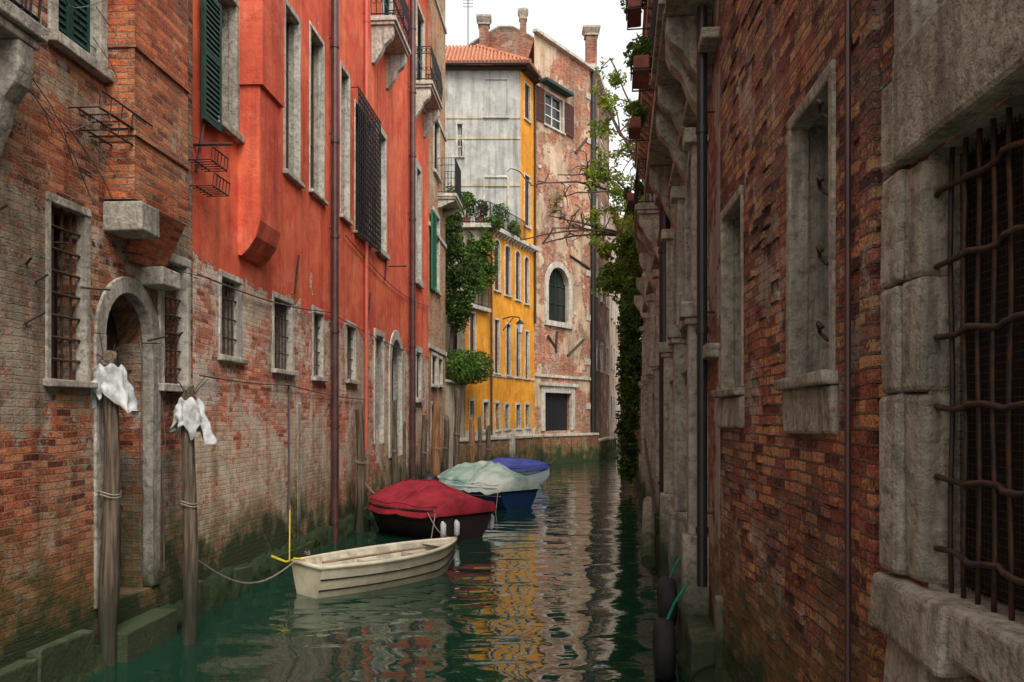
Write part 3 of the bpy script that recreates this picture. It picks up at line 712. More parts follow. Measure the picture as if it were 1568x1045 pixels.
wbox(H.g('eave', 'stone'), WT, -.1, WT.L + .3, -.05, .25, ZT, ZT + .15)
WGb = Wall(-5.5, 50.3, 4.62, 50.3, 1); g = H.g('gable_wall', 'brick_gable')
X0, X1 = 0, WGb.L; pk = WGb.s_at(775)
prof = [(X0, 12), (X1, 12), (X1, 23.2), (pk + .4, 25.6), (pk - .4, 25.6), (WGb.s_at(705), 24.2), (X0, 22.6)]
g.poly([WGb.P(a, 0, z) for a, z in prof], prof)
r = H.g('gable_coping', 'stone_d')
for i in range(2, 6): 
    a, z = prof[i]; a2, z2 = prof[i + 1]; tube(r, [WGb.P(a, 0, z + .03), WGb.P(a2, 0, z2 + .03)], .12, 4)
rf = H.g('roof', 'tile')
for i in range(2, 6):
    a, z = prof[i]; a2, z2 = prof[i + 1]
    rf.poly([WGb.P(a, 0, z), WGb.P(a2, 0, z2), WGb.P(a2, -9, z2), WGb.P(a, -9, z)])
H.g('roof', 'tile').poly([WT.P(0, .2, ZT + .15), WT.P(WT.L, .2, ZT + .15), Vector((4.6, 50.3, 23.4)), Vector((.9, 50.3, 23.6))])
WT2 = Wall(4.58, 50.0, 6.7, 58.5, 1)
h2 = [hole_m(2 + 2.6 * i, 2.8 + 2.6 * i, z, z + 1.7, 'closed', fw=.12, sm='wood_brown') for i in range(3) for z in (5.5, 10, 14.5, 18.5)]
wall_panel(H.g('return_wall', 'brick_dark'), WT2, 0, WT2.L, -.5, 23.1, h2); decorate(H, WT2, h2)
wbox(H.g('eave', 'stone'), WT2, 0, WT2.L, -.05, .4, 23.1, 23.35)
for k in range(18): corbel(H.g('eave', 'stone'), WT2, .3 + k * .45, .14, 23.1, .35, .3)
pipe(H, WT2, .25, .15, 1.6, 23, .10, 'pipe_k'); pipe(H, WT2, 1.2, .15, .6, 23, .07, 'pipe_k')
def chimney(H, x, y, z0, z1, w, flare=True):
    W = Wall(x - 1, y, x + 1, y, 1)
    wbox(H.g('chimneys', 'brick_gable'), W, 1 - w / 2, 1 + w / 2, -w / 2, w / 2, z0, z1 - .55)
    b = H.g('chimney_caps', 'stone_d')
    ring = lambda r, z: [Vector((x + r * sx, y + r * sy, z)) for sx, sy in ((-1, -1), (1, -1), (1, 1), (-1, 1))]
    lv = [ring(w * .62, z1 - .56), ring(w * .62, z1 - .46), ring(w * .5, z1 - .45), ring(w * .8, z1 - .15), ring(w * .8, z1 - .05), ring(w * .2, z1 + .12)]
    for i in range(len(lv) - 1):
        for k in range(4): b.poly([lv[i][k], lv[i][(k + 1) % 4], lv[i + 1][(k + 1) % 4], lv[i + 1][k]])
chimney(H, -1.65, 50.0, 21, 26.1, .55); chimney(H, .62, 47.5, 20, 25.3, .36); chimney(H, 4.75, 51.0, 22, 25.9, .65)
tube(H.g('aerial', 'iron'), [(-2.6, 50.2, 24), (-2.6, 50.2, 27.5)], .025, 4)
for zz in (27.2, 27.0, 26.8): tube(H.g('aerial', 'iron'), [(-2.9, 50.2, zz), (-2.3, 50.2, zz)], .015, 4)
H.finish((3, 48, 0))

H = Obj('far_canal_house'); WF = Wall(6.72, 58.6, 10.2, 76, 1)
hf = [hole_m(1.2 + 2.4 * i, 2.1 + 2.4 * i, z, z + 1.6, 'closed', fw=.12, sm='wood_green') for i in range(6) for z in (2.4, 6, 9.6, 13)]
wall_panel(H.g('walls', 'pinkpale'), WF, 0, WF.L, -.5, 17, hf); decorate(H, WF, hf); shell(H, WF, .01, WF.L, 17, 8, 'brick_dark')
H.finish((8, 66, 0))
H = Obj('cream_house'); WF = Wall(6, 80, 30, 80, 1)
hf = [hole_m(1.2 + 2.4 * i, 2.2 + 2.4 * i, z, z + 1.8, 'closed', fw=.12, sm='wood_green') for i in range(9) for z in (2.4, 6.5, 10.6, 15)]
wall_panel(H.g('walls', 'pale'), WF, 0, WF.L, -.5, 21, hf); decorate(H, WF, hf); shell(H, WF, .01, WF.L, 21, 8, 'pale')
H.finish((10, 80, 0))
H = Obj('pink_house'); WF = Wall(7.0, 47, 16, 47, 1)
hf = [hole_m(.35 + 1.5 * i, 1.0 + 1.5 * i, z, z + 1.5, 'closed', fw=.12, sm='wood_green') for i in range(5) for z in (2.4, 5.6, 8.8, 11.6)]
wall_panel(H.g('walls', 'pale'), WF, 0, WF.L, -.5, 14, hf); decorate(H, WF, hf); shell(H, WF, 0.01, WF.L, 14, 8, 'pinkpale')
H.finish((8, 47, 0))

H = Obj('quay_wall')
def quay(W, s0, s1, hz=1.62):
    wbox(H.g('brick_face', 'brick_quay'), W, s0, s1, -.2, .42, -.6, hz - .14)
    n = int((s1 - s0) / 1.4) + 1
    for i in range(n):
        a = s0 + (s1 - s0) * i / n; c = s0 + (s1 - s0) * (i + 1) / n
        wbox(H.g('coping', 'stone', bevel=.015), W, a, c - .012, -.2, .48, hz - .14, hz, .004)
    s = s0 + .7
    while s < s1: wbox(H.g('pilasters', 'brick_quay'), W, s, s + .12, .421, .46, .3, hz - .14); s += 1.1
quay(WP, -2.4, WP.L - .1); quay(WT, .22, WT.L + .3); quay(WT2, .3, WT2.L, 1.2)
wbox(H.g('white_pier', 'stone', bevel=.02), WP, WP.s_at(785, .5) - .2, WP.s_at(785, .5) + .2, .3, .56, -.5, 1.75)
wbox(H.g('white_pier', 'stone', bevel=.02), WP, WP.s_at(785, .5) - .25, WP.s_at(785, .5) + .3, .3, .7, -.5, .5)
H.finish((0, 42, 0))

H = Obj('street_lamp'); sL = WP.s_at(770); zL = WP.z_at(778, 505)
b = H.g('bracket', 'iron_b')
tube(b, [WP.P(sL, 0, zL + .45), WP.P(sL, .4, zL + .55), WP.P(sL, .85, zL + .5), WP.P(sL, .9, zL + .35)], .03, 6)
tube(b, [WP.P(sL, 0, zL - .1), WP.P(sL, .3, zL + .2), WP.P(sL, .55, zL + .5)], .02, 6)
cpt = WP.P(sL, .9, zL); tube(H.g('lantern_glass', 'fender'), [cpt + Vector((0, 0, -.25)), cpt + Vector((0, 0, .18))], [.10, .2], 6)
tube(b, [cpt + Vector((0, 0, .18)), cpt + Vector((0, 0, .36))], [.24, .05], 6); tube(b, [cpt + Vector((0, 0, -.3)), cpt + Vector((0, 0, -.25))], [.05, .11], 6)
H.finish(tuple(WP.P(sL, 0, zL)))

def potted(name, x, y, z, r, h, n, mat, size=.09):
    H = Obj(name); tube(H.g('pot', 'terra'), [(x, y, z), (x, y, z + .38), (x, y, z + .42)], [.16, .24, .26], 12)
    b = H.g('foliage', mat)
    for k in range(6): tube(H.g('stems', 'bark'), [(x, y, z + .35), (x + U(-.3, .3) * r * 2, y + U(-.3, .3), z + .4 + h * .7)], .012, 4)
    leaves(b, [((x, y, z + .45 + h * .5), (r, r, h * .55))], n, size, -.2); H.finish((x, y, z))
potted('potted_shrub', -2.2, 39.9, ZB, .55, 1.2, 500, 'leaf_mid', .12)
potted('potted_shrub', -1.5, 39.9, ZB, .4, .8, 350, 'leaf_dark'); potted('potted_shrub', -.6, 41.5, ZB, .5, 1.1, 400, 'leaf_mid')
H = Obj('potted_palm'); tube(H.g('pot', 'terra'), [(-2.6, 39.8, ZB), (-2.6, 39.8, ZB + .4)], [.18, .25], 12)
b = H.g('fronds', 'leaf_bright')
for k in range(26):
    an = U(0, 6.28); L = U(.5, .9); p = Vector((-2.6, 39.8, ZB + .8)); dr = Vector((math.cos(an), math.sin(an), 0))
    pts = [p + dr * L * f + Vector((0, 0, .6 * f - .75 * f * f)) for f in (0, .35, .7, 1)]
    sd = dr.cross(Vector((0, 0, 1)))
    for i in range(3): b.poly([pts[i] - sd * .04, pts[i] + sd * .04, pts[i + 1] + sd * .035, pts[i + 1] - sd * .035])
tube(H.g('stem', 'bark'), [(-2.6, 39.8, ZB + .3), (-2.6, 39.8, ZB + .85)], .05, 6)
H.finish((-2.6, 39.8, ZB))
H = Obj('terrace_vine'); b = H.g('foliage', 'leaf_mid')
leaves(b, [((-1.5, 39.2, ZA + 2.8), (.65, .4, 1.1)), ((-1.1, 39.0, ZA + 2.2), (.45, .4, 1.3)), ((-1.7, 38.2, ZA + .9), (.6, .5, .5)), ((-.9, 39.6, ZB + .1), (.5, .5, .35))], 3600, .09, -.2)
leaves(b, [((0.1, 42.1, ZB + .35), (.35, 1.2, .4))], 700, .08, -.2)
tube(H.g('stem', 'bark'), [(-1.4, 39.3, ZA), (-1.3, 39.3, ZA + 3.4)], .05, 6); H.finish((-1.4, 39.3, ZA))

# ------------------------------------------------------------------ RIGHT BANK
WR = Wall(1.38, 0, 1.38 + .065 * 30, 30, -1)
H = Obj('weathered_brick_house')
e1_ = WR.s_at(1103); HR = 7.9
w2 = hole(WR, 1212, 1274, 158, 578, 'closed', fm='stone_r', fw=.06, depth=.36, sm='wood_green', sd=-.33, proud=.015)
w3 = hole_m(WR.s_at(1136), e1_ - .12, w2['z0'], w2['z1'] - .02, 'closed', fm='stone_r', fw=.06, depth=.36, sm='wood_green', sd=-.33, proud=.015)
w1 = hole_m(.9, WR.s_at(1422), 1.85, 3.50, 'none', fm=None, fw=0, depth=.16)
w0 = hole_m(.9, WR.s_at(1408), 3.97, 5.8, 'grate', fm='stone_r', fw=.16, depth=.14, sill=False, gs=.08, gs2=.08, gr=.006)
hs = [w1, w2, w3, w0]
wall_panel(H.g('walls', 'brick_r1'), WR, -4, e1_, -.6, HR, hs, rb=H.g('window_reveals', 'stone_r'))
decorate(H, WR, hs); shell(H, WR, -4, e1_, HR, 8, 'brick_r1')
b = H.g('window_aprons', 'stone_r', bevel=.02)
for w in (w2, w3): wbox(b, WR, w['s0'] - .10, w['s1'] + .10, -.1, .035, w['z0'] - .32, w['z0'] - .056, .012)
b = H.g('shutter_hardware', 'iron')
for f in (.12, .38, .62, .88):
    z = w2['z0'] + (w2['z1'] - w2['z0']) * f; a = w2['s0'] + .02
    tube(b, [WR.P(a, -.05, z), WR.P(a + .06, .0, z), WR.P(a + .09, .03, z + .04), WR.P(a + .05, .05, z + .09), WR.P(a + .01, .04, z + .06)], .012, 6)
tube(b, [WR.P(w2['s0'] + .05, -.02, w2['z0']), WR.P(w2['s0'] + .05, -.02, w2['z1'])], .008, 5)
shutter(H, WR, w2['s0'] + .012, w2['s0'] + .05, w2['z0'] + .02, w2['z1'] - .02, -.12, 'wood_green')
b = H.g('barred_window_frame', 'stone_r', bevel=.025)
A = w1['s1']
z = 1.86
for hh in (.74, .44, .46):
    wbox(b, WR, A - .015, A + .16, -.1, .03 + U(0, .012), z, z + hh - .004, .010); wbox(b, WR, A + .163, A + .36, -.1, .05 + U(0, .012), z, z + hh - .002, .010); z += hh
wbox(b, WR, .6, A + .17, -.12, .08, 3.51, 3.945, .012)
wbox(b, WR, A + .18, A + .38, -.12, .05, 3.53, 3.90, .012)
wbox(b, WR, .8, A - .35, -.14, .08, 1.66, 1.845, .015); wbox(b, WR, A - .34, A + .40, -.14, .10, 1.60, 1.842, .02)
wbox(b, WR, .8, A - .1, -.14, .06, 1.36, 1.62, .02); wbox(b, WR, A - .08, A + .34, -.14, .05, 1.38, 1.58, .02)
b = H.g('window_bars', 'iron', smooth=True)
for i in range(16):
    a = A - .09 - i * .105; tube(b, [WR.P(a + .01 * math.sin(k * 1.3 + i), -.045, 1.84 + 1.68 * k / 8) for k in range(9)], .009, 6)
for i in range(6):
    zz = 2.0 + i * .27
    tube(b, [WR.P(A + .02 - 2.0 * k / 26, -.03 + .016 * math.sin(k * 1.9), zz + .010 * math.sin(k * 1.3 + i)) for k in range(27)], .0115, 8)
wbox(H.g('window_back_panel', 'dark'), WR, .9, A - .001, -.155, -.14, 1.86, 3.5)  # opaque sheet, the dark behind the bars is put into its colour
for i in range(60): tube(H.g('wire_mesh', 'iron'), [WR.P(A - .02 - i * .03, -.11, 1.86), WR.P(A - .02 - i * .03, -.11, 3.5)], .0022, 3, False)
for i in range(54): tube(H.g('wire_mesh', 'iron'), [WR.P(.92, -.11, 1.88 + i * .03), WR.P(A - .01, -.11, 1.88 + i * .03)], .0022, 3, False)
b = H.g('service_pipe', 'pipe')
tube(b, [WR.P(WR.s_at(1308), .03, 1.0), WR.P(WR.s_at(1308), .03, HR - .2)], .016, 8)
b = H.g('brick_buttress', 'brick_r1')
wbox(b, WR, WR.s_at(1336, .03), WR.s_at(1316, .03), -.03, .03, .0, HR - .1)
b = H.g('proud_bricks', 'brick_r1')
for k in range(420):
    s = U(2.6, 7.4); row = int(U(-2, 95)); z0 = row * .068
    if any(h['s0'] - .5 < s < h['s1'] + .3 and h['z0'] - .6 < z0 < h['z1'] + .5 for h in hs): continue
    a = round(s / .24) * .24 + (.12 if row % 2 else 0)
    if a + .24 > e1_: continue
    wbox(b, WR, a + .008, a + .232, -.02, U(.006, .02), z0 + .006, z0 + .062, .004)
wbox(H.g('corner_quoins', 'stone_r', bevel=.02), WR, e1_ - .12, e1_ + .02, -.1, .05, -.5, .9)
crust(H.g('tide_crust', 'crust', smooth=True), WR, 3, e1_ - .12, .10, .35)
H.finish((1.6, 4, 0))

W2 = Wall(.91 + .126 * e1_, e1_, .91 + .126 * 31, 31, -1)
H = Obj('arcaded_palace')
Ys = lambda y: (y - e1_) / W2.t.y
hs = []
for y0, y1 in ((9.15, 10.6), (11.3, 12.9), (14.6, 16.2), (18, 19.6), (21.4, 23), (25, 26.6), (28.4, 29.8)):
    hs.append(hole_m(Ys(y0), Ys(y1), 3.75, 5.6, 'glass', arch=1, fw=.16, fm='stone_d', depth=.3, wm='wood_dark', proud=.08))
    hs.append(hole_m(Ys(y0) + .2, Ys(y1) - .2, 1.3, 2.9, 'grate', fw=.14, fm='stone_d', depth=.3, proud=.05))
    hs.append(hole_m(Ys(y0) + .1, Ys(y1) - .1, 7.3, 9.3, 'closed', fw=.14, fm='stone_d', depth=.25, sm='wood_green', proud=.06))
wall_panel(H.g('walls', 'r2'), W2, 0, W2.L, -.6, 11.6, hs); decorate(H, W2, hs); shell(H, W2, .005, W2.L, 11.6, 8, 'r2', top=False)
wbox(H.g('roof_slab', 'tile'), W2, 0, W2.L, -8, .35, 11.6, 11.75)
b = H.g('pilasters', 'stone_r', bevel=.015)
for y in (8.75, 10.95, 13.4, 17.0, 20.4, 24.0, 27.5):
    a = Ys(y)
    wbox(b, W2, a - .17, a + .17, -.03, .26, -.5, 1.3, .004); wbox(b, W2, a - .12, a + .12, -.03, .20, 1.3, 3.45, .003)
    wbox(b, W2, a - .15, a + .15, -.03, .24, 3.45, 3.52); wbox(b, W2, a - .18, a + .18, -.03, .28, 3.52, 3.68)
    wbox(b, W2, a - .10, a + .10, -.03, .16, 3.68, 5.3); wbox(b, W2, a - .16, a + .16, -.03, .24, 5.3, 5.45)
    corbel(b, W2, a, .24, 6.45, .42, .9)
wbox(b, W2, .02, W2.L, -.03, .12, 3.05, 3.18); wbox(b, W2, .02, W2.L, -.03, .16, 5.95, 6.05)
pf = [(-.02, 6.46), (.46, 6.46), (.46, 6.6), (.40, 6.64), (-.02, 6.66)]
prism(b, W2, pf, .02, Ys(15))
wbox(b, W2, .02, W2.L, -.03, .3, 11.2, 11.4); 
for k in range(38): corbel(b, W2, .3 + k * .6, .14, 11.2, .27, .3)
balcony(H, W2, Ys(8.2), Ys(10.3), .52, 5.95 + .7, 'stone_d', nc=2, ch=.7, h=1.0, r=.012)
balcony(H, W2, Ys(18.6), Ys(21.6), .55, 7.2, 'stone_d', nc=3, ch=.8, h=1.0, r=.012, step=.14)
pipe(H, W2, Ys(13.9), .16, .9, 11.4, .09, 'pipe_k')
pipe(H, W2, Ys(8.05), .12, .9, 6.4, .05, 'pipe_k')
b = H.g('landing_blocks', 'stone_d', bevel=.03)
s = Ys(7.75)
while s < Ys(29):
    e = s + U(.7, 1.3); wbox(b, W2, s, e - .02, -.05, U(.2, .36) if s < 3 else U(.12, .2), -.5, U(.3, .5) if s < 3 else U(.4, .6), .03); s = e
crust(H.g('tide_crust', 'crust', smooth=True), W2, 0, Ys(29), .30, .30, .1, .08)
tube(H.g('waste_pipe', 'stone_r'), [W2.P(Ys(15.5), .35, .95), W2.P(Ys(13.2), .45, .25)], .12, 10)
tube(H.g('handrail', 'iron'), [W2.P(Ys(20), .3, 2.0), W2.P(Ys(14), .3, .9)], .03, 6)
H.finish((3, 15, 0))

def tyre(x, y, z, r, W):
    H = Obj('tyre_fender'); b = H.g('tyre', 'rubber', smooth=True); N = 28
    sec = [(.0, -.09), (.035, -.10), (.09, -.085), (.115, -.05), (.115, .05), (.09, .085), (.035, .10), (0, .09), (.02, .05), (.02, -.05)]
    P = lambda k, q: Vector((x, y, z)) + (W.t * math.cos(k) + Vector((0, 0, 1)) * math.sin(k)) * (r - .115 + q[0]) + W.n * q[1]
    for i in range(N):
        a0, a1 = 2 * math.pi * i / N, 2 * math.pi * (i + 1) / N
        for j in range(len(sec)):
            q, q2 = sec[j], sec[(j + 1) % len(sec)]; b.poly([P(a0, q), P(a1, q), P(a1, q2), P(a0, q2)])
    tube(H.g('rope', 'rope_g'), [(x, y, z + r - .08), (x + .1, y, z + r + .15), (x + .25, y + .05, z + r + .35)], .015, 6)
    H.finish((x, y, z))
tyre(1.68, 9.2, .50, .27, W2); tyre(1.46, 8.15, .28, .29, W2)

for (y, z, d) in ((12.2, 7.55, .7), (14.6, 9.6, .75), (17.0, 8.35, .7), (20.5, 7.75, .7)):
    H = Obj('flower_box'); a = Ys(y)
    wbox(H.g('box', 'terra', bevel=.02), W2, a, a + .8, d - .24, d, z, z + .2, .01)
    tube(H.g('rack', 'iron_b'), [W2.P(a, 0, z - .02), W2.P(a, d, z - .02), W2.P(a + .8, d, z - .02), W2.P(a + .8, 0, z - .02)], .014, 5)
    tube(H.g('rack', 'iron_b'), [W2.P(a, d + .02, z + .15), W2.P(a + .8, d + .02, z + .15)], .012, 5)
    c = W2.P(a + .4, d - .14, z + .36)
    leaves(H.g('foliage', 'leaf_mid'), [((c.x, c.y, c.z), (.26, .42, .26))], 520, .055, -.4)
    leaves(H.g('flowers', 'flower'), [((c.x, c.y, c.z + .1), (.28, .4, .2))], 24, .04, -.9)
    H.finish(tuple(W2.P(a, d, z)))
H = Obj('agave_plant'); c = W2.P(Ys(14.6) + .4, .65, 9.9); b = H.g('fronds', 'leaf_dark')
for k in range(34):
    an = U(0, 6.28); L = U(.18, .4); dr = Vector((math.cos(an), math.sin(an), 0)); p = c + Vector((0, 0, k * .025)); sd = dr.cross(Vector((0, 0, 1)))
    b.poly([p - sd * .03, p + sd * .03, p + dr * L + Vector((0, 0, L * .5))])
tube(H.g('stem', 'bark'), [c, c + Vector((0, 0, .85))], .02, 5); H.finish(tuple(c))

H = Obj('canal_garden_wall'); W3 = Wall(.91 + .126 * 31, 31.01, 6.3, 44, -1)
wall_panel(H.g('wall', 'brick_dark'), W3, 0, W3.L, -.6, 5.2, []); wbox(H.g('wall_back', 'brick_dark'), W3, 0.02, W3.L, -.35, -.01, -.6, 5.19)
wbox(H.g('coping', 'stone', bevel=.02), W3, 0, W3.L, -.4, .08, 5.2, 5.32); H.finish((5, 31, 0))
H = Obj('ivy'); b = H.g('foliage', 'leaf_dark')
iv = [((4.25, 30.2, 5.6), (.50, .8, 1.5)), ((4.15, 30.0, 3.9), (.48, .7, 1.5)), ((4.02, 29.7, 2.2), (.44, .6, 1.3)), ((4.0, 29.4, 1.15), (.40, .5, .95)), ((4.55, 31.4, 6.6), (.6, .8, .9))]
leaves(b, iv, 4500, .08, -.3, 2); leaves(H.g('foliage_light', 'leaf_mid'), iv, 7500, .08, -.15, 2)
for k in range(8):
    x = 4.1 + U(-.3, .25); tube(H.g('stems', 'bark'), [(x + .2, 30.5, 6), (x, 30.0, 3), (x - .05, 29.6, U(.2, .8))], .015, 4)
H.finish((4.6, 30.3, 3))

H = Obj('garden_tree'); bk = H.g('trunk_and_limbs', 'bark'); lf = H.g('foliage', 'leaf_bright'); lf2 = H.g('foliage_mid', 'leaf_mid')  # second part holds mid-green leaves mixed into the same dense clumps
tube(bk, [(6.4, 34, 0), (6.1, 33.8, 4), (5.6, 33.5, 7.5), (5.3, 33.3, 10), (5.0, 33, 13)], [.24, .2, .16, .1, .05], 8)
tips = []
def branch(p, tgt, r, depth):
    p = Vector(p); tgt = Vector(tgt); pts = []; n = 6; off = Vector((U(-.3, .3), U(-.3, .3), U(.0, .5)))
    for i in range(n + 1):
        f = i / n; pts.append(p.lerp(tgt, f) + off * math.sin(math.pi * f) + Vector((U(-.05, .05), U(-.05, .05), U(-.05, .05))))
    tube(bk, pts, [r * (1 - .6 * i / n) for i in range(n + 1)], 5)
    if depth > 0:
        for k in range(6):
            q = pts[random.randint(2, n)]; branch(q, q + Vector((U(-.9, .5), U(-.7, .7), U(-.6, .8))) * (.6 + .35 * depth), r * .55, depth - 1)
    else: tips.append(pts[-1]); tips.append(pts[-3])
def px3(px, py, y): return ((px - CX) / F * y, y, CAMH + (HY - py) / F * y)
for (px, py, y) in ((940, 430, 32), (965, 410, 33), (990, 385, 33), (935, 275, 32), (975, 300, 33), (915, 265, 31.5), (935, 200, 32), (925, 150, 32), (945, 115, 32), (985, 180, 33), (965, 240, 33.5), (985, 340, 34), (950, 340, 33)):
    c = px3(px, py, y); z0 = max(5, min(12, c[2] - 1.0)); f = (z0 - 4) / 9
    branch((6.1 - 1.1 * f, 33.8 - .8 * f, z0), c, .06, 1)
for (px, py) in ((830, 372), (812, 285), (850, 350), (865, 300), (800, 366), (840, 330), (856, 268)):
    branch(px3(960, 360 if py > 320 else 300, 32.5), px3(px, py, 31.5), .055, 1)
tips = [t for t in tips if (t.x / t.y * F + CX) > 905 or R() < .05]
bl = [((t.x, t.y, t.z), (.32, .32, .22)) for t in tips]
leaves(lf, bl, 5200, .085, -.2, 1.5)
dn = [(px3(945, 425, 31.5), (.75, .8, .6)), (px3(975, 400, 32), (.8, .9, .8)), (px3(965, 375, 32), (.7, .8, .5)), (px3(985, 440, 32), (.55, .7, .6)), (px3(932, 385, 31.4), (.4, .5, .35)), (px3(960, 455, 31), (.5, .5, .35))]
leaves(lf, dn, 5600, .085, -.15, 1.4); leaves(lf2, dn, 2500, .085, -.2, 1.4)
leaves(lf, [(px3(920, 268, 32), (.5, .5, .3)), (px3(945, 290, 32), (.45, .5, .35)), (px3(930, 200, 32), (.4, .4, .45)), (px3(925, 150, 32), (.5, .5, .3)), (px3(980, 320, 33), (.6, .6, .9)), (px3(945, 120, 32), (.4, .4, .3)), (px3(980, 200, 33), (.45, .5, .9)), (px3(965, 345, 32), (.5, .5, .35))], 2600, .08, -.05, 1.8)
H.finish((6.4, 34, 0))

# ------------------------------------------------------------------ BOATS
def boat(name, st, bw, beam, sh, hull, inner, kind, rise=.4, draft=.18, cover=None, ridge=.5, tr=.84):
    H = Obj(name); S = Vector((st[0], st[1], 0)); Bv = Vector((bw[0], bw[1], 0)); L = (Bv - S).length; t = (Bv - S).normalized(); n = Vector((-t.y, t.x, 0))
    P = lambda a, b_, z: S + t * a * L + n * b_ + Vector((0, 0, z))
    hb = lambda a: beam / 2 * (tr + (1 - tr) * math.sin(min(max(a, 0) / .4, 1) * math.pi / 2)) * (1 - (min(1, max(0, a - .4) / .6)) ** 2.5 * .97)
    sz = lambda a: sh * (1 + rise * max(a, 0) ** 2.2 + .05 * (1 - a) ** 2)
    kz = lambda a: -draft + (max(0, a - .75) / .25) ** 2 * (draft + sh * .75)
    NA, NQ = 24, 8
    def sec(a, q, inset=0.0):
        w = max(.0, hb(a) - inset); zt = sz(a); zk = kz(a) + inset * 1.6
        fl = .80 + .20 * q
        return (w * (q ** .42) * fl, zk + (zt - zk) * q ** 1.5)
    b = H.g('hull', hull, smooth=True); bi = H.g('inside', inner, smooth=True)
    for sgn in (1, -1):
        for i in range(NA):
            for j in range(NQ):
                a0, a1 = i / NA, (i + 1) / NA; q0, q1 = j / NQ, (j + 1) / NQ
                c = [sec(a0, q0), sec(a1, q0), sec(a1, q1), sec(a0, q1)]
                b.poly([P(a, sgn * y, z) for a, (y, z) in zip((a0, a1, a1, a0), c)])
                if kind == 'open':
                    c = [sec(a, q, .05) for a, q in ((a0, q0), (a1, q0), (a1, q1), (a0, q1))]
                    A = [.02 + a * .96 for a in (a0, a1, a1, a0)]
                    bi.poly([P(a, sgn * y, max(z, .08)) for a, (y, z) in zip(A, c)])
    trs = [(sec(0, j / NQ)[0], sec(0, j / NQ)[1]) for j in range(NQ + 1)]
    H.g('transom', hull).poly([P(0, y, z) for y, z in trs[::-1]] + [P(0, -y, z) for y, z in trs[1:]])
    gw = H.g('gunwale', 'cream' if kind == 'open' else inner, smooth=True)
    for sgn in (1, -1):
        tube(gw, [P(i / NA, sgn * (hb(i / NA) - .012), sz(i / NA)) for i in range(NA + 1)], .032, 8)
        rb = H.g('rub_strakes', 'darkhull' if kind == 'open' else inner)
        for dz in ((.11, .21) if kind == 'open' else (.1,)):
            tube(rb, [P(i / NA, sgn * (sec(i / NA, .8 if dz < .15 else .6)[0] + .005), sec(i / NA, .8 if dz < .15 else .6)[1]) for i in range(NA)], .012, 6)
    tube(gw, [P(0, -hb(0), sz(0)), P(0, hb(0), sz(0))], .032, 8)
    if kind == 'open':
        bi2 = H.g('transom_inside', inner); bi2.poly([P(.02, y, z) for y, z in [(hb(0) - .05, sz(0)), (hb(0) - .2, .08)]] + [P(.02, y, z) for y, z in [(-hb(0) + .2, .08), (-hb(0) + .05, sz(0))]])
        th = H.g('thwarts', inner)
        for a, w, zz in ((.08, .15, .31), (.42, .09, .32), (.70, .10, .36)):
            y0, y1 = hb(a) - .06, hb(a + w) - .06
            tp = [P(a, -y0, zz), P(a + w, -y1, zz), P(a + w, y1, zz), P(a, y0, zz)]; lo = [p - Vector((0, 0, .06)) for p in tp]
            th.poly(tp)
            for i in range(4): th.poly([tp[i], tp[(i + 1) % 4], lo[(i + 1) % 4], lo[i]])
        fd = H.g('foredeck', inner); zf = lambda a: sz(a) - .02
        for i in range(6):
            a0, a1 = .82 + .03 * i, .82 + .03 * (i + 1); fd.poly([P(a0, -hb(a0) + .03, zf(a0)), P(a1, -hb(a1) + .02, zf(a1)), P(a1, hb(a1) - .02, zf(a1)), P(a0, hb(a0) - .03, zf(a0))])
        fl = H.g('floorboards', 'tan')
        for k in range(5):
            y = -.32 + k * .14
            fl.poly([P(.1, y, .1), P(.72, y, .1), P(.72, y + .12, .1), P(.1, y + .12, .1)])
        tube(H.g('oar', 'tan'), [P(.14, .2, .40), P(.78, .05, .44)], .02, 6)
        tube(H.g('mooring_line', 'rope_y'), [P(.02, hb(0), sz(0)), P(.0, hb(0) + .15, .42), P(-.05, hb(0) + .3, .5)], .016, 5)
        tube(H.g('mooring_line', 'rope_y'), [P(.01, hb(0) - .02, sz(0) + .04), P(.04, hb(0) - .15, sz(0) + .03), P(.02, hb(0) - .28, sz(0) + .045)], .018, 5)
    if cover:
        cv = H.g('canvas_cover', cover, smooth=True); NB = 24; NC = 44
        def cz(a, v):
            w = hb(a) * 1.0 + .05
            f = .35 + .65 * math.sin(min(1, max(0, a + .02) / .42) * math.pi / 2) if a < .42 else max(0, math.cos(min(1, (a - .42) / .58) * math.pi / 2)) ** .8
            y = v * w; av = min(1, abs(v))
            z = sz(a) + .03 + ridge * f * (1 - av ** 1.35)
            if av > .93: z -= (av - .93) / .07 * .16
            p = P(a, y, 0)
            z += (noise.noise(Vector((p.x * 3, p.y * 3, 1))) * .05 + noise.noise(Vector((p.x * 9, p.y * 9, 4))) * .02) * (1.8 if cover == 'greytarp' else .6)
            sag = abs(math.sin(a * math.pi * 3.0)) ** .5
            z += (1 - sag) * .03
            return P(a, y, z)
        for i in range(NC):
            for j in range(NB):
                a0, a1 = -.015 + 1.015 * i / NC, -.015 + 1.015 * (i + 1) / NC; v0, v1 = -1 + 2 * j / NB, -1 + 2 * (j + 1) / NB
                cv.poly([cz(a0, v0), cz(a1, v0), cz(a1, v1), cz(a0, v1)])
        for j in range(NB):
            v0, v1 = -1 + 2 * j / NB, -1 + 2 * (j + 1) / NB; q0, q1 = cz(-.015, v0), cz(-.015, v1)
            d0 = Vector((q0.x, q0.y, sz(0) - .1)); d1 = Vector((q1.x, q1.y, sz(0) - .1)); cv.poly([q0, q1, d1, d0])
        for v in (-.9, 0, .9):
            tube(H.g('cover_seam', cover), [cz(i / 20, v) + Vector((0, 0, .008)) for i in range(21)], .012, 5)
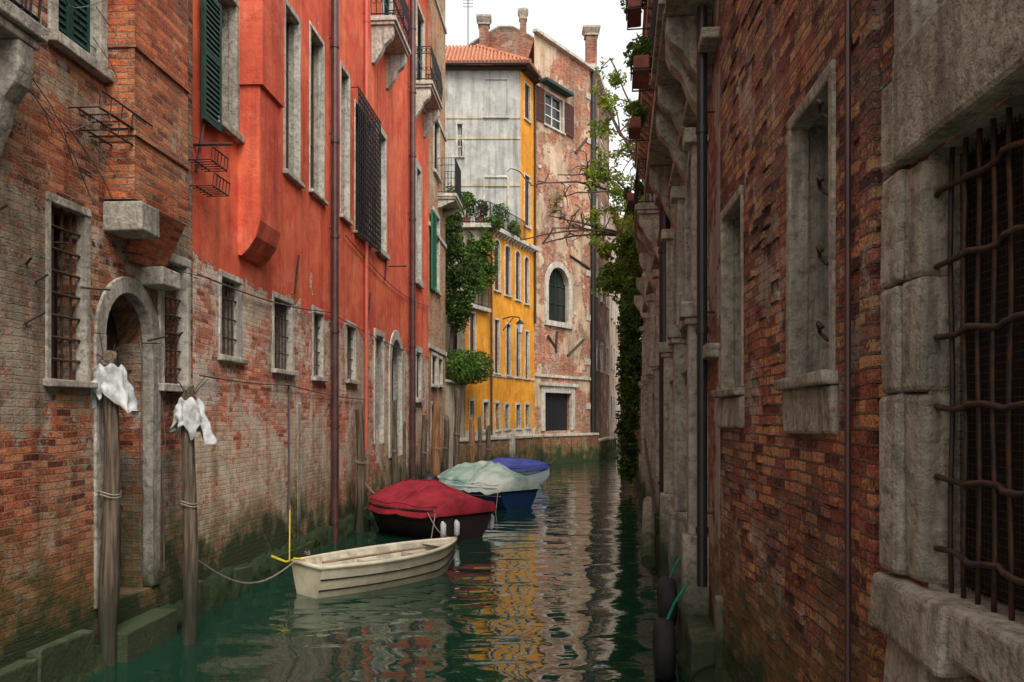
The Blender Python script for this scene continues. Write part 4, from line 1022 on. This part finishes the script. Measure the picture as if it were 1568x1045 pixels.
        for a in (.33, .66): tube(H.g('cover_seam', cover), [cz(a, -1 + i / 10) + Vector((0, 0, .006)) for i in range(21)], .010, 5)
        tube(H.g('mooring_line', 'rope'), [P(.98, 0, sz(1)), P(1.08, .1, sz(1) + .3)], .015, 5)
        tube(H.g('mooring_line', 'rope'), [P(0, hb(0), sz(0)), P(-.06, hb(0) + .3, .0)], .012, 5)
        if cover == 'redcanvas':
            fe = H.g('fenders', 'fender', smooth=True)
            for k in (.4, .85): tube(fe, [P(-.02, k * hb(0), .44), P(-.03, k * hb(0), .38), P(-.03, k * hb(0), .16), P(-.02, k * hb(0), .1)], [.02, .06, .06, .02], 10)
            for a in (.06, .12): tube(fe, [P(a, -hb(a) - .07, .44), P(a, -hb(a) - .08, .38), P(a, -hb(a) - .08, .16), P(a, -hb(a) - .07, .1)], [.02, .06, .06, .02], 10)
    H.finish((st[0], st[1], 0)); return P
boat('rowing_dinghy', (-2.88, 11.9), (-.92, 13.95), 1.16, .42, 'cream', 'cream_in', 'open', rise=.22, tr=.68)
boat('covered_motorboat', (-.95, 17.4), (-3.15, 19.6), 1.9, .60, 'darkhull', 'darkhull', 'cov', cover='redcanvas', ridge=.50, rise=.12)
boat('tarp_covered_boat', (.2, 23.3), (-2.2, 25.6), 1.95, .58, 'bluehull', 'whitehull', 'cov', cover='greytarp', ridge=.60, rise=.2)
boat('blue_covered_boat', (-1.2, 32.0), (1.35, 30.6), 1.6, .60, 'whitehull', 'bluehull', 'cov', cover='bluecanvas', ridge=.34, rise=.30)
H = Obj('outboard_motor'); x, y = -2.15, 22.0
tube(H.g('cowl', 'iron_b', smooth=True), [(x, y, .62), (x, y, .68), (x, y, .9), (x, y, 1.0), (x, y, 1.05)], [.12, .24, .27, .2, .06], 14)
tube(H.g('leg', 'iron_b'), [(x, y, -.3), (x, y, .65)], .09, 8); wbox(H.g('clamp', 'iron_b'), Wall(x - .2, y - .2, x + .2, y - .2), 0, .4, -.1, .1, .45, .6); H.finish((x, y, 0))

def rope(p, q, sag, r=.011, mat='rope'):
    H = Obj('mooring_rope'); p, q = Vector(p), Vector(q)
    tube(H.g('line', mat), [p.lerp(q, i / 12) - Vector((0, 0, sag * math.sin(math.pi * i / 12))) for i in range(13)], r, 5); H.finish(tuple(p))
rope((-3.2, 12.2, .45), tuple(WL.P(14.6, 0, 1.0)), .25, mat='rope_y', r=.012); rope((-.95, 13.95, .52), (-1.7, 17.0, .62), .15)
rope((-3.1, 12.1, .45), (-3.55, 9.45, .95), .3); rope((-3.1, 19.6, .7), tuple(WL.P(19.0, 0, 1.5)), .15); rope((-2.2, 25.6, .7), (-2.3, 25.5, 1.9), .0); rope((-1.2, 17.5, .6), (-1.9, 24.3, .6), .3)

# ------------------------------------------------------------------ MOORING PILES
def pile(px, py_top, y, r, mat='pile', lean=0.0, rag=False):
    x = (px - CX) / F * y; zt = CAMH + (HY - py_top) / F * y
    H = Obj('mooring_pile'); b = H.g('pole', mat, smooth=True); N = 16; K = 26; rings = []
    for k in range(K + 1):
        f = k / K; z = -.8 + (zt + .8) * f; rr = r * (1 - .22 * f) * (1 - .16 * math.exp(-((z - .35) / .3) ** 2))
        ring = []
        for j in range(N):
            an = 2 * math.pi * j / N; q = rr * (1 + .22 * noise.noise(Vector((math.cos(an) * 1.6 + px, math.sin(an) * 1.6, z * 1.1))) + .16 * noise.noise(Vector((math.cos(an) * 5, math.sin(an) * 5 + px, z * .7))))
            tz = z + (r * .9 * math.cos(an + px) + .03 * noise.noise(Vector((an * 3, px, 0))) if k == K else 0)
            ring.append(Vector((x + lean * f + q * math.cos(an) + .025 * math.sin(z * 1.7 + px), y + q * math.sin(an), tz)))
        rings.append(ring)
    for k in range(K):
        for j in range(N): b.poly([rings[k][j], rings[k][(j + 1) % N], rings[k + 1][(j + 1) % N], rings[k + 1][j]])
    H.g('top', mat).poly(rings[-1])
    for zz in (zt * .55, zt * .55 + .03):
        tube(H.g('rope_ring', 'rope'), [(x + lean * .6 + (r + .008) * math.cos(q * .52), y + (r + .008) * math.sin(q * .52), zz + .02 * math.sin(q)) for q in range(14)], .008, 5)
    if rag:
        c = H.g('plastic_rag', 'cloth', smooth=True); w, h = 48, 14
        def rp(i, j):
            u, v = i / w, j / h; an = 2 * math.pi * u
            cu, su = math.cos(an), math.sin(an)
            ln = .32 + .22 * noise.noise(Vector((cu * 2.2, su * 2.2, px))) + .14 * max(0, cu) + .04 * math.sin(an * 9)
            dn_ = 1 - v
            rr = r * 1.0 + .012 + dn_ ** .6 * (.045 + .032 * math.sin(8 * an + px + dn_ * 3) + .08 * noise.noise(Vector((cu * 3, su * 3, v * 4 + px))))
            return Vector((x + lean + rr * cu + .12 * dn_ * max(0, cu), y + rr * su, zt - .08 - ln * dn_ + .02 * math.sin(an * 5)))
        for i in range(w):
            for j in range(h): c.poly([rp(i, j), rp(i + 1, j), rp(i + 1, j + 1), rp(i, j + 1)])
        wd = H.g('wire_ties', 'iron')
        for k in range(5):
            a = U(0, 6.28); tube(wd, [(x, y, zt - .1), (x + .1 * math.cos(a), y + .1 * math.sin(a), zt + U(0, .1)), (x + .2 * math.cos(a), y + .2 * math.sin(a), zt + U(.0, .25))], .004, 4)
    H.finish((x, y, 0))
pile(168, 548, 8.6, .095, rag=True); pile(289, 600, 9.4, .085, rag=True)
pile(552, 622, 18.5, .11, lean=-.02); pile(604, 618, 23.0, .11); pile(615, 650, 24.5, .12, 'pile'); pile(668, 622, 25.5, .15, 'pile_o'); pile(700, 598, 30.0, .13)
pile(683, 640, 31.0, .12); pile(722, 640, 34.0, .12, 'pile_o'); pile(747, 655, 36.5, .13); pile(734, 640, 35.2, .1); pile(650, 640, 27, .11)
pile(432, 838, 14.2, .05); pile(470, 842, 15.0, .04)

# ------------------------------------------------------------------ WATER, GROUND
m = NT('canal_water'); p = m.pos()
d = m.p; m.set(d.inputs['Base Color'], m.mix(m.noise(p, .25, 2).outputs[0], (.004, .026, .016), (.008, .044, .027)))
d.inputs['Roughness'].default_value = .012; d.inputs['IOR'].default_value = 1.7; d.inputs['Specular IOR Level'].default_value = .8
a = m.noise(m.vmath('MULTIPLY', p, (.65, 1.25, 1)), 1.25, 0.0, .4, .9).outputs[0]
c = m.noise(m.vmath('MULTIPLY', p, (1, 1.8, 1)), 3.6, 1, .5, .4).outputs[0]
h = m.math('ADD', m.math('MULTIPLY', a, 1.0), m.math('MULTIPLY', c, .10))
m.bump(h, 1.0, .034)
M['water'] = m.m
me = bpy.data.meshes.new('canal_water'); me.from_pydata([(-400, -400, 0), (400, -400, 0), (400, 400, 0), (-400, 400, 0)], [], [(0, 1, 2, 3)]); me.materials.append(M['water'])
o = bpy.data.objects.new('canal_water', me); bpy.context.scene.collection.objects.link(o)
def slab(name, pts, z, mat):
    me = bpy.data.meshes.new(name); me.from_pydata([(x, y, z) for x, y in pts] + [(x, y, -1) for x, y in pts], [],
        [tuple(range(len(pts)))] + [(i, (i + 1) % len(pts), (i + 1) % len(pts) + len(pts), i + len(pts)) for i in range(len(pts))])
    me.materials.append(M[mat]); o = bpy.data.objects.new(name, me); bpy.context.scene.collection.objects.link(o)
slab('ground', [(-200, -5), (-5.6, -5), (-2.9, 33.6), (-2.6, 37.2), (1.0, 46), (4.2, 50.5), (6.2, 58), (9.6, 76), (12, 300), (-200, 300)], 1.45, 'ground')
slab('ground', [(2.2, -5), (2.6, 8), (5.4, 31), (6.8, 44), (18, 60), (30, 79), (200, 79), (200, -5)], 1.2, 'ground')

# ------------------------------------------------------------------ LIGHT, SKY, CAMERA
sc = bpy.context.scene
w = bpy.data.worlds.new('World'); sc.world = w; w.use_nodes = True; nt = w.node_tree; nt.nodes.clear()
sky = nt.nodes.new('ShaderNodeTexSky'); sky.sky_type = 'NISHITA'; sky.sun_disc = False
EL, AZ = math.radians(50), math.radians(160)
sky.sun_elevation = EL; sky.sun_rotation = AZ; sky.dust_density = 4; sky.air_density = 1.5
hsv = nt.nodes.new('ShaderNodeHueSaturation'); hsv.inputs['Saturation'].default_value = .04; hsv.inputs['Value'].default_value = 1.9
bg = nt.nodes.new('ShaderNodeBackground'); bg.inputs[1].default_value = .15
wo = nt.nodes.new('ShaderNodeOutputWorld')
nt.links.new(sky.outputs[0], hsv.inputs['Color']); nt.links.new(hsv.outputs[0], bg.inputs[0]); nt.links.new(bg.outputs[0], wo.inputs[0])
sd = Vector((math.sin(AZ) * math.cos(EL), math.cos(AZ) * math.cos(EL), math.sin(EL)))
L = bpy.data.lights.new('sun', 'SUN'); L.energy = 1.5; L.angle = math.radians(25); L.color = (1, .92, .80)
lo = bpy.data.objects.new('sun', L); sc.collection.objects.link(lo); lo.rotation_euler = (-sd).to_track_quat('-Z', 'Y').to_euler(); lo.location = (0, 0, 40)
cam = bpy.data.cameras.new('camera'); co = bpy.data.objects.new('camera', cam); sc.collection.objects.link(co)
cam.lens = 36 * F / 1568; cam.sensor_width = 36; cam.shift_y = (HY - 522.5) / 1568; cam.clip_end = 1500; cam.clip_start = .05
co.location = (0, 0, CAMH); co.rotation_euler = (math.radians(90), 0, 0); sc.camera = co
sc.view_settings.view_transform = 'Standard'; sc.view_settings.look = 'None'; sc.view_settings.exposure = 0
